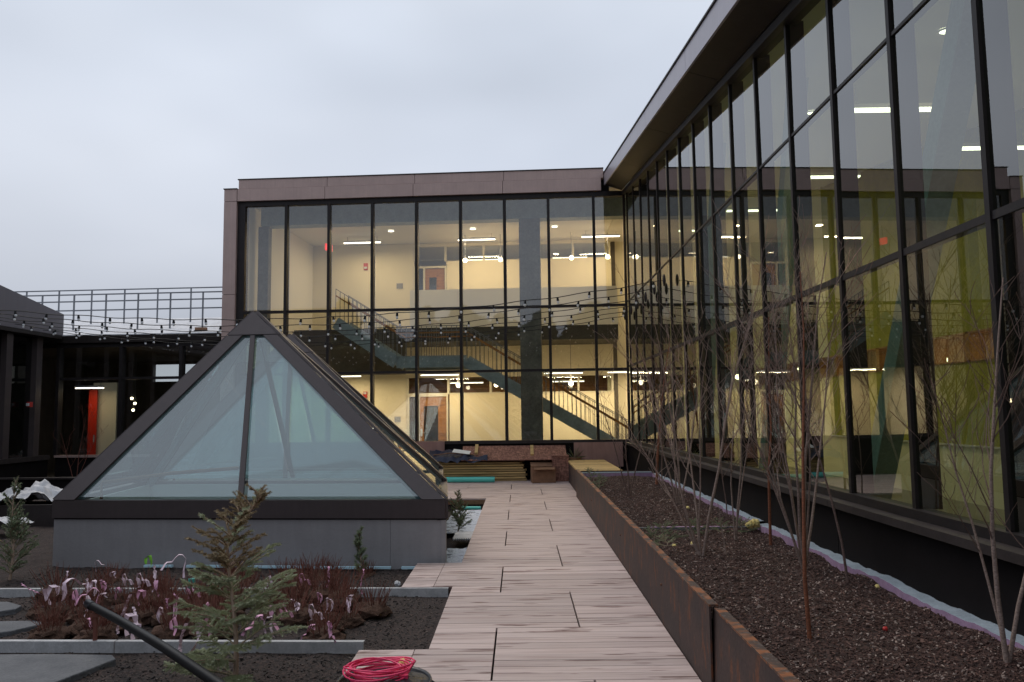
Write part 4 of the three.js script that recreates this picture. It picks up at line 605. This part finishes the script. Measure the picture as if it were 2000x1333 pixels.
// ---------------------------------------------------------------- left bed: edging, slabs, shrubs, ribbons
{
  seed(71);
  const edge = (name, label, a, b) => { const t = thing(name, label, 'edging', [0, 0, 0]); const n = 3; for (let i = 0; i < n; i++) { const f = (k) => a.map((v, j) => v + (b[j] - v) * k), p = f(i / n + (i ? 0.0015 : 0)), q = f((i + 1) / n); part('strip', [bar([p[0], -0.055, -p[1]], [q[0], -0.055, -q[1]], 0.012, 0.08), bar([p[0], -0.012, -p[1] - 0.02], [q[0], -0.012, -q[1] - 0.02], 0.05, 0.006)], m.alu, t); } };
  edge('metal_edging', 'aluminium edging strip between the ribbon bed and the skylight strip', [-9, 8.3], [-0.72, 7.98]);
  edge('metal_edging', 'aluminium edging strip before the flagstones and the bent spruce', [-7, 6.4], [-1.2, 6.17]);
  const slab = (label, pts) => { const s = new THREE.Shape(pts.map(([x, D]) => new THREE.Vector2(x, D))); const g = new THREE.ExtrudeGeometry(s, { depth: 0.04, bevelEnabled: true, bevelSize: 0.01, bevelThickness: 0.01, bevelSegments: 2 }).rotateX(-Math.PI / 2).translate(0, -0.1, 0); return solo('flagstone', g, m.stone, label, 'flagstone'); };
  slab('irregular slate flagstone furthest back beside the ribbon bed', [[-5.6, 7.75], [-4.95, 7.78], [-4.72, 7.62], [-4.7, 7.5], [-4.95, 7.28], [-5.6, 7.2]]);
  slab('irregular slate flagstone between two others beside the ribbon bed', [[-5.5, 7.0], [-4.25, 7.06], [-4.1, 7.0], [-4.25, 6.75], [-4.5, 6.58], [-5.4, 6.5]]);
  slab('broad irregular slate flagstone outside the metal edging', [[-5.2, 6.08], [-3.55, 6.08], [-3.05, 6.04], [-2.98, 5.95], [-3.05, 5.72], [-3.15, 5.4], [-3.3, 5.15], [-5.0, 5.1]]);
  // shrubs
  const protos = [0, 1, 2, 3].map((k) => {
    seed(80 + k); const t = new THREE.Group(); t.name = 'heath_shrub'; const tw = [];
    for (let i = 0; i < 46; i++) { const a = rr(0, 6.28), r = rr(0, 0.1), l = rr(0.1, 0.26), p = new THREE.Vector3(Math.cos(a) * r, 0.04, Math.sin(a) * r), d = new THREE.Vector3(Math.cos(a) * rr(0.1, 0.6), 1, Math.sin(a) * rr(0.1, 0.6)).normalize(), pts = [p]; let q = p; for (let j = 0; j < 3; j++) { d.x += rr(-0.2, 0.2); d.z += rr(-0.2, 0.2); d.normalize(); q = q.clone().addScaledVector(d, l / 3); pts.push(q); } tw.push(tubeG(pts, [0.0035, 0.003, 0.0025, 0.001], 3)); }
    part('twigs', tw, m.twig, t); const b = part('root_ball', lump(0.13, 0.9, 90 + k), m.rootBall, t); b.scale.set(1.1, 0.55, 1); b.position.y = 0.03; return t;
  });
  seed(91); const sh = [];
  for (let i = 0; i < 62; i++) sh.push([rr(-4.9, -1.5), rr(6.6, 8.15)]);
  for (let i = 0; i < 14; i++) sh.push([rr(-5.2, -1.4), rr(8.75, 9.2)]);
  sh.push([-1.5, 7.0], [-1.35, 7.25], [-1.6, 6.7], [-1.55, 6.4]);
  for (const [x, D] of sh) { if ((x < -4.0 && D < 7.15) || (x < -4.5 && D < 7.9)) continue; const o = pick(protos).clone(); o.name = numbered('heath_shrub'); o.position.set(x, bedY(x, -D) + (D > 8.6 ? -0.05 : 0.015), -D); o.rotation.y = rr(0, 6.28); o.scale.setScalar(rr(0.8, 1.25)); tag(o, D > 8.6 ? 'dry reddish heath plant in the strip before the skylight kerb' : 'dry reddish brown heath plant with a bare root ball in the ribbon bed', 'shrub', D > 8.6 ? 'dry heath plants along the kerb' : 'dry heath plants in the ribbon bed'); scene.add(o); }
  // ribbons
  const ribbonG = (k) => { seed(100 + k); const n = 14, pos = [], idx = [], w = rr(0.012, 0.022), H = rr(0.03, 0.11), A = rr(-0.03, 0.09), tail = rr(0.02, 0.13), drift = rr(-0.08, 0.1); for (let i = 0; i <= n; i++) { const f = i / n; let x, y; if (k % 3 === 1) { x = 0.02 * Math.sin(f * 4 + k) + drift * 1.3 * f; y = (H + 0.09) * f - 0.05; } else if (f < 0.35) { x = 0.012 * Math.sin(f * 9); y = H * f / 0.35; } else { const g = (f - 0.35) / 0.65; x = A * Math.sin(Math.min(1, g * 1.6) * 1.57) + drift * g; y = H + (k % 3 ? 0.008 : 0.025) * Math.sin(Math.min(1, g * 2.2) * 3.14) - tail * Math.pow(g, k % 2 ? 1 : 2) + 0.008 * Math.sin(g * 11 + k); } const tw = (0.6 + k * 0.35) * Math.sin(f * (3 + k) + k), c = Math.cos(tw), s = Math.sin(tw), z = 0.02 * Math.sin(f * 4 + k * 2); pos.push(x - w * c * 0.5, y, z - w * s, x + w * c * 0.5, y, z + w * s); pos.push(x - w * c * 0.5 + 0.0015, y + 0.001, z - w * s + 0.0015, x + w * c * 0.5 + 0.0015, y + 0.001, z + w * s + 0.0015); if (i) { const q = (i - 1) * 4; idx.push(q, q + 1, q + 4, q + 1, q + 5, q + 4, q + 2, q + 6, q + 3, q + 3, q + 6, q + 7); } } const g = new THREE.BufferGeometry(); g.setAttribute('position', new THREE.Float32BufferAttribute(pos, 3)); g.setIndex(idx); g.computeVertexNormals(); return g; };
  const RG = []; for (let k = 0; k < 14; k++) RG.push(ribbonG(k));
  seed(111);
  const RIB = [[-4.3,7.21],[-4.47,7.62],[-4.18,7.21],[-4.2,7.4],[-4.39,7.8],[-4.02,7.44],[-3.97,7.2],[-4.23,7.95],[-4.61,8.74],[-3.96,7.6],[-3.86,7.53],[-4.18,8.32],[-3.83,7.7],[-3.97,8.06],[-3.75,7.9],[-3.73,8.04],[-3.6,7.87],[-3.42,7.68],[-3.42,7.27],[-3.43,6.99],[-3.74,7.13],[-3.58,6.65],[-3.67,6.91],[-3.25,6.53],[-3.1,6.55],[-3.03,6.28],[-2.93,6.16],[-2.96,6.63],[-3.01,6.88],[-3.06,7.06],[-3.49,8.36],[-3.06,7.42],[-2.91,7.15],[-2.67,6.23],[-2.55,6.06],[-2.46,6.02],[-2.46,6.4],[-2.41,7.73],[-1.97,6.56],[-1.89,6.18],[-1.98,6.67],[-2.18,7.97],[-2.07,7.23],[-1.94,6.93],[-1.74,6.68],[-1.82,7.22],[-1.66,6.88],[-1.88,7.86],[-1.61,6.36],[-1.45,6.12],[-1.45,6.92],[-1.52,7.82],[-2.13,6.68],[-3.18,8.9]];
  for (const [x, D] of RIB) { const o = new THREE.Mesh(pick(RG), rnd() < 0.55 ? m.ribbonPale : m.ribbon); o.name = numbered('flagging_ribbon'); o.castShadow = o.receiveShadow = true; o.position.set(x, bedY(x, -D) + 0.13, -D); o.rotation.y = rr(-0.7, 0.7) + (rnd() < 0.4 ? Math.PI : 0); o.scale.setScalar(rr(1.15, 1.7) * (D > 8.5 ? 0.6 : 1)); tag(o, 'pink striped flagging ribbon tied to a dry heath plant', 'ribbon', 'pink ribbons in the planting bed'); scene.add(o); }
  { const o = new THREE.Mesh(RG[2], m.limeRibbon); o.name = 'lime_ribbon'; o.position.set(-4.25, bedY(-4.25, -9.2) + 0.04, -9.2); o.scale.set(1.5, 1.6, 1.5); tag(o, 'lime green ribbon before the dark skylight kerb', 'ribbon'); scene.add(o); }
  solo('teal_tag', new THREE.CylinderGeometry(0.035, 0.045, 0.13, 12, 1).translate(-3.3, 0.02, -8.1), m.tealPlastic, 'teal plastic plant pot label among the pink ribbons', 'tag');
  // foam scraps along the kerb foot
  [[-1.95, 9.36, 0.9], [-2.9, 9.45, 0.75], [-3.7, 9.53, 0.5], [-1.25, 9.3, 0.25], [-4.3, 9.57, 0.35]].forEach(([x, D, l], i) => solo('foam_strip', bar([x - l / 2, -0.06, -D - 0.01 - 0.04 * 0], [x + l / 2, -0.06, -D + l * 0.045], 0.04, 0.025), m.ice, ['long pale blue foam strip at the kerb foot behind the small pine', 'pale blue foam strip at the kerb foot left of the small pine', 'pale blue foam strip at the kerb foot behind the bent spruce', 'short pale blue foam scrap beside the side platform', 'pale blue foam scrap under the lime ribbon'][i], 'foam'));
  solo('white_scrap', lump(0.03, 1.2, 13).translate(-1.28, -0.05, -8.4), m.whitePlastic, 'crumpled white scrap beside the side platform', 'scrap');
}
// gap between skylights and boardwalk: slush and foam
{
  seed(121);
  solo('slush_sheet', fieldG(-1.28, -0.7, -15.6, -12.6, 0.06, (x, z) => -0.17 + 0.05 * (fbm(x * 0.4 + 3, z * 0.4 + 20, 40, 40, 3, 401) - 0.5)), m.snow, 'grey slush covered membrane in the gap by the bristly spruce', 'slush');
  solo('slush_sheet', fieldG(-1.0, -0.7, -11.0, -9.42, 0.05, (x, z) => -0.13 + 0.05 * (fbm(x * 0.4 + 3, z * 0.4 + 20, 40, 40, 3, 403) - 0.5)), m.snow, 'wrinkled slushy membrane in the gap next to the side platform', 'slush');
  const w = thing('white_grate', 'white plastic drain panel with comb edge in the gap', 'drain', [-0.98, -0.13, -11.9]); part('panel', bx(0, 0.3, 0.02, 0.04, -0.35, 0.3), m.whitePlastic, w); for (let i = 0; i < 9; i++) part('tooth', bx(0.015 + i * 0.032, 0.03 + i * 0.032, 0.02, 0.039, 0.301, 0.36), m.whitePlastic, w);
  solo('aqua_pipe_end', tubeG([[-1.15, -0.17, -15.85], [-0.78, -0.17, -15.8]], 0.04, 12), m.aqua, 'aqua pipe end showing under the cross deck', 'pipe');
}
// black pipe, cable tub
{
  const t = thing('black_pipe', 'black pipe lying slantwise over the ribbon bed', 'pipe', [0, 0, 0]); part('pipe', tubeG([[-3.42, 0.235, -6.4], [-2.9, 0.24, -5.86], [-2.3, 0.235, -5.22], [-1.66, 0.2, -4.55], [-1.2, 0.12, -4.0], [-0.75, 0.03, -3.4]], 0.03, 14), m.rubber, t); part('coupling', tubeG([[-3.44, 0.236, -6.42], [-3.36, 0.237, -6.33]], 0.034, 14), m.blackPlastic, t);
  const p = thing('pipe_prop', 'short dark stake under the raised end of the black pipe', 'stake', [-3.3, bedY(-3.3, -6.28), -6.28]); part('post', bx(-0.012, 0.012, -0.02, 0.28, -0.012, 0.012), m.twig, p); part('head', bx(-0.03, 0.03, 0.262, 0.29, -0.02, 0.02), m.twig, p);
  seed(131);
  const c = thing('cable_tub', 'black plastic tub on the planks holding a coiled red cord', 'tub', [-0.84, 0.002, -4.97]);
  part('tub', new THREE.LatheGeometry([[0.0, 0.01], [0.22, 0.01], [0.27, 0.09], [0.285, 0.1], [0.29, 0.09], [0.24, 0.0], [0, 0]].map((p2) => new THREE.Vector2(...p2)), 40), m.blackPlastic, c);
  part('liner', lump(0.2, 0.9, 17).scale(1.1, 0.28, 0.9).translate(0.06, 0.07, 0), m.blackPlastic, c);
  const r = thing('extension_lead', 'coiled pinkish red extension cord heaped in the black tub', 'cord', [-0.88, 0.06, -5.0]); const pts = [], N = 11; for (let i = 0; i <= N * 22; i++) { const a = i / 22 * Math.PI * 2, k = Math.floor(i / 22); const q = fbm(i / 242, 0.3, 24, 3, 2, 19), tilt = 0.5 * Math.sin(k * 2.4), R = 0.13 + 0.05 * q; pts.push(new THREE.Vector3(Math.cos(a) * R * 1.15 + 0.03 * Math.sin(k * 1.7), 0.02 + 0.05 * q + 0.045 * Math.abs(Math.sin(k * 1.3)) + 0.05 * Math.sin(a + k) * tilt + 0.02, Math.sin(a) * R * 0.9 + 0.03 * Math.cos(k * 2.1))); }
  part('coil', tubeG(pts, 0.0055, 7), m.cord, r); part('plug', bx(0.14, 0.19, 0.05, 0.08, 0.05, 0.08), m.cord, r);
  solo('foam_wad', lump(0.028, 1.0, 23).translate(-0.74, 0.15, -5.12), m.yellowFoam, 'pale yellow foam wad on the coiled red cord', 'foam');
}
// white sheets at the left edge
{
  seed(141);
  const sheet = (label, x, D, w, d, h, tilt, s, y0) => { const g = new THREE.PlaneGeometry(w, d, 24, 24).rotateX(-Math.PI / 2), p = g.attributes.position; for (let i = 0; i < p.count; i++) { const a = p.getX(i) / w, b = p.getZ(i) / d; p.setY(i, h * (fbm(a * 0.5 + 0.5, b * 0.5 + 0.5, 8, 8, 4, s) - 0.25) * (1 - 1.6 * (a * a + b * b)) + tilt * (b + 0.5)); } g.computeVertexNormals(); solo('plastic_sheet', g.translate(x, y0, -D), m.whitePlastic, label, 'sheet'); };
  { const rb = thing('raised_bed', 'low raised timber bed holding crumpled white plastic', 'planter', [-9.2, -0.1, -14.6]); part('board', bx(-2.4, 1.6, 0, 0.36, 1.2, 1.25), m.sill, rb); part('board', bx(1.55, 1.6, 0, 0.36, -1.3, 1.19), m.sill, rb); part('soil_fill', bx(-2.4, 1.54, 0, 0.31, -1.3, 1.19), m.soil, rb); }
  sheet('crumpled white plastic sheet heaped on the raised timber bed', -8.45, 14.0, 1.3, 0.9, 0.75, 0.02, 501, 0.2); sheet('folded white plastic sheet drooping over the raised timber bed', -8.95, 13.55, 0.7, 0.7, 0.5, 0.12, 503, 0.22); sheet('torn white plastic sheet on the ground before the raised timber bed', -8.1, 12.4, 0.8, 0.6, 0.4, 0.02, 505, 0.05);
  const d = thing('bed_wall', 'low dark timber wall before the red door', 'wall', [-8.6, 0, -17.5]); part('board', bx(-3.2, 1.0, -0.1, 0.36, -0.05, 0.05), m.blackPanel, d); part('cap', bx(-3.25, 1.05, 0.362, 0.4, -0.1, 0.1), m.sill, d);
  bareTree('leafless shrub before the red door of the low building', [-11.2, 0.0, -20.1], { seed: 151, mat: m.twig, twigMat: m.twig, stems: [[0.1, 0, 1.7, 0.012], [-0.25, 0, 1.4, 0.01], [0.35, 0, 1.3, 0.009]], twigs: 6 });
}
// ---------------------------------------------------------------- building materials by the glass front
{
  seed(161);
  const L = thing('lumber_stack', 'stack of pale pine boards under the strand board sheet', 'lumber', [-0.98, 0, -20.2]);
  for (let r = 0; r < 8; r++) for (let k = 0; k < 4; k++) { const o = rr(-0.07, 0.07), dz = rr(-0.02, 0.02); part('board', bx(-1.0 + o, 1.0 + o + rr(-0.05, 0.12), r * 0.06 + 0.002, r * 0.06 + 0.046, -0.36 + k * 0.155 + dz * (k === 3 ? 1 : 0), -0.36 + k * 0.155 + 0.14 + dz * (k === 3 ? 1 : 0)), pick(m.lumber), L); }
  const q = thing('strand_board', 'reddish strand board sheet tilted on the lumber stack', 'board', [-0.15, 0.66, -20.12]); q.rotation.x = 0.42; part('sheet', bx(-1.3, 1.32, 0, 0.02, -0.42, 0.36), m.osb, q); part('batten', bx(-0.98, -0.9, 0.021, 0.1, -0.36, 0.1), m.lumber[0], q); part('batten', bx(0.42, 0.5, 0.021, 0.06, -0.36, 0.15), m.lumber[0], q);
  const s = thing('board_cube', 'dark strand board crate beside the cardboard box', 'crate', [1.0, 0, -19.85]); part('side', bx(-0.2, 0.2, 0.002, 0.6, -0.2, 0.2), m.osb, s); part('lid', bx(-0.21, 0.21, 0.602, 0.63, -0.21, 0.21), m.osb, s);
  const b = thing('cardboard_box', 'open brown cardboard box before the lumber', 'box', [0.56, 0.002, -19.5], 0.1); part('wall', [bx(-0.28, 0.28, 0, 0.36, 0.19, 0.2), bx(-0.28, 0.28, 0, 0.36, -0.2, -0.19), bx(-0.28, -0.27, 0, 0.36, -0.189, 0.189), bx(0.27, 0.28, 0, 0.36, -0.189, 0.189), bx(-0.269, 0.269, 0, 0.01, -0.189, 0.189)], m.card, b);
  const fl = part('flap', bx(-0.27, 0.27, 0, 0.008, -0.2, 0), m.card, b); fl.position.set(0, 0.362, -0.2); fl.rotation.x = 0.5; const f2 = part('flap', bx(-0.25, 0.25, 0, 0.008, 0, 0.14), m.card, b); f2.position.set(0, 0.362, 0.2); f2.rotation.x = 0.3;
  const t = thing('tarp', 'dark blue tarp bundled over the lumber beside the paper', 'tarp', [-1.55, 0.5, -20.15]); { const g = new THREE.PlaneGeometry(1.5, 0.8, 40, 24).rotateX(-Math.PI / 2), p = g.attributes.position; for (let i = 0; i < p.count; i++) { const a = p.getX(i), c = p.getZ(i); p.setY(i, 0.09 + 0.22 * (fbm(a * 0.3 + 2, c * 0.3 + 2, 20, 20, 4, 511) - 0.4) - 0.12 * sm(0.28, 0.4, c) + 0.12 * sm(0.1, -0.4, c)); } g.computeVertexNormals(); part('fold', g, m.tarp, t); part('rope', tubeG([[-0.6, 0.16, 0.2], [-0.2, 0.2, 0.1], [0.2, 0.17, 0.15], [0.6, 0.15, 0.25]], 0.012, 8), m.card, t); }
  const pp = solo('paper_sheet', bx(-0.22, 0.22, 0, 0.006, -0.1, 0.1), m.paper, 'white paper lying on the blue tarp', 'paper'); pp.position.set(-1.45, 0.735, -19.95); pp.rotation.set(0.35, -0.15, -0.08);
  solo('aqua_pipe', tubeG([[-2.3, 0.07, -19.72], [-0.62, 0.07, -19.62]], 0.066, 16), m.aqua, 'aqua green plastic pipe on the planks before the lumber', 'pipe');
  const p1 = thing('plywood_sheet', 'pinkish plywood sheet leaning under the sill beside the bench', 'board', [2.0, 0.0, -20.3], TH); p1.rotation.x = -0.06; part('sheet', bx(-0.62, 0.62, 0.3, 0.92, -0.01, 0.01), m.ply, p1); part('prop', bx(-0.5, 0.5, 0.0, 0.298, -0.04, 0.04), m.lumber[1], p1);
  const p2 = thing('plywood_sheet', 'pinkish plywood sheet leaning below the maple door', 'board', [-2.35, 0, -20.6], TH); part('sheet', bx(-0.42, 0.42, 0.6, 0.98, 0, 0.02), m.ply, p2); part('prop', bx(-0.35, 0.35, 0, 0.598, -0.02, 0.04), m.lumber[1], p2);
  // spiky plant
  const y = thing('spiky_plant', 'spiky leaved plant in a dark pot by the strand board crate', 'plant', [1.38, 0, -20.25]); part('pot', new THREE.LatheGeometry([[0, 0], [0.12, 0], [0.17, 0.5], [0.18, 0.55], [0.15, 0.55], [0.14, 0.5], [0, 0.48]].map((v) => new THREE.Vector2(...v)), 24), m.card, y);
  seed(171); for (let i = 0; i < 26; i++) { const a = rr(0, 6.28), e = rr(0.25, 1.3), l = rr(0.28, 0.5), d = new THREE.Vector3(Math.cos(a) * Math.cos(e), Math.sin(e), Math.sin(a) * Math.cos(e)), sd = new THREE.Vector3(-Math.sin(a), 0, Math.cos(a)).multiplyScalar(0.012), b0 = new THREE.Vector3(0, 0.5, 0), mi = d.clone().multiplyScalar(l * 0.6).add(b0), tp = d.clone().multiplyScalar(l).add(b0).add(new THREE.Vector3(0, -0.05 * (1.3 - e), 0)); part('leaf', polyG([b0, mi.clone().add(sd), tp, mi.clone().sub(sd)].map((v) => [v.x, v.y, v.z])), m.needleDark, y); }
}
// ---------------------------------------------------------------- string lights
{
  seed(181);
  const sock = new THREE.CylinderGeometry(0.018, 0.026, 0.06, 10).translate(0, -0.035, 0), bulb = new THREE.SphereGeometry(0.025, 12, 10).scale(1, 1.15, 1).translate(0, -0.09, 0), plateG = uvBox(0.04, 0.27, 0.1);
  const DS = [14.63, 15.71, 16.81, 17.94, 18.97, 20.1], which = ['closest to the bent spruce', 'second from the bent spruce side', 'third from the bent spruce side', 'third from the glass building', 'second from the glass building', 'closest to the glass building'];
  DS.forEach((D, k) => {
    const t = thing('string_light', 'black string light cable with small unlit bulbs, ' + which[k], 'string lights', [0, 0, 0], 0, 'string lights across the courtyard'), a = [2.74, 4.12, D], b = [-12.2, 4.05 - 0.02 * k, D + 0.05], sag = 0.6 + rr(-0.04, 0.06), pt = (f) => new THREE.Vector3(a[0] + (b[0] - a[0]) * f, a[1] + (b[1] - a[1]) * f - sag * 4 * f * (1 - f) + 0.012 * Math.sin(f * 80 + k), -(a[2] + (b[2] - a[2]) * f));
    const pts = []; for (let i = 0; i <= 90; i++) pts.push(pt(i / 90)); part('cable', tubeG(pts, 0.008, 6), m.rubber, t);
    const n = 25; for (let i = 0; i < n; i++) { const f = (i + 0.35 + 0.2 * (k % 2)) / n, p = pt(f); const s = part('socket', sock, m.rubber, t); s.position.copy(p); s.rotation.z = rr(-0.2, 0.2); part('bulb', bulb, m.bulb, s); }
    const pl = part('anchor_plate', new THREE.SphereGeometry(1, 20, 14).scale(0.03, 0.115, 0.06), m.frame, t); pl.position.set(2.73, 4.12, -D);
  });
}
// ---------------------------------------------------------------- trees beyond the terrace, behind the viewer (mirrored by the glass)
{
  seed(191);
  const proto = (k) => { seed(195 + k); const t = new THREE.Group(), pos = [], nor = [], idx = [], n = 5200; for (let i = 0; i < n; i++) { const f = Math.pow(rnd(), 0.8), lobe = 0.75 + 0.35 * Math.sin(f * 23 + k) * rnd(), R = (k % 2 ? 2.6 * (1 - f) + 0.25 : 2.9 * Math.sqrt(Math.max(0.02, 1 - Math.pow(2 * f - 0.9, 2)))) * lobe, a = rr(0, 6.28), r = R * Math.sqrt(rnd()), c = new THREE.Vector3(Math.cos(a) * r, 0.6 + f * 10.4, Math.sin(a) * r); const u = new THREE.Vector3(rr(-1, 1), rr(-1, 1), rr(-1, 1)).normalize().multiplyScalar(rr(0.25, 0.55)), v = new THREE.Vector3(rr(-1, 1), rr(-1, 1), rr(-1, 1)).normalize().multiplyScalar(rr(0.2, 0.5)), q = pos.length / 3; for (const p of [c.clone().sub(u), c.clone().add(u), c.clone().add(v)]) { pos.push(p.x, p.y, p.z); nor.push(0, 1, 0); } idx.push(q, q + 1, q + 2); } const g = new THREE.BufferGeometry(); g.setAttribute('position', new THREE.Float32BufferAttribute(pos, 3)); g.setIndex(idx); g.computeVertexNormals(); part('trunk', tubeG([[0, -0.2, 0], [0.05, 4, 0], [0, 9, 0]], [0.25, 0.17, 0.05], 8), m.barkGrey, t); part('crown', g, m.leafDark, t); return t; };
  const ps = [proto(0), proto(1), proto(2)];
  seed(199);
  for (let i = 0; i < 54; i++) { const o = ps[i % 3].clone(); o.name = numbered('boundary_tree'); o.position.set(-46 + i * 1.75 + rr(-0.6, 0.6), -0.26, (i % 2 ? 22 : 28) + rr(0, 3)); o.rotation.y = rr(0, 6.28); o.scale.set(rr(1.1, 1.6), rr(0.78, 0.98), rr(1.0, 1.3)); tag(o, 'dark tree mirrored in the glass front from beyond the terrace', 'tree', 'trees beyond the terrace'); scene.add(o); }
  { const o = ps[0].clone(); o.name = numbered('boundary_tree'); o.position.set(-19, -0.26, 20); tag(o, 'tallest dark tree mirrored in the leftmost pane of the glass building', 'tree'); scene.add(o); }
}
renderer.render(scene, camera);
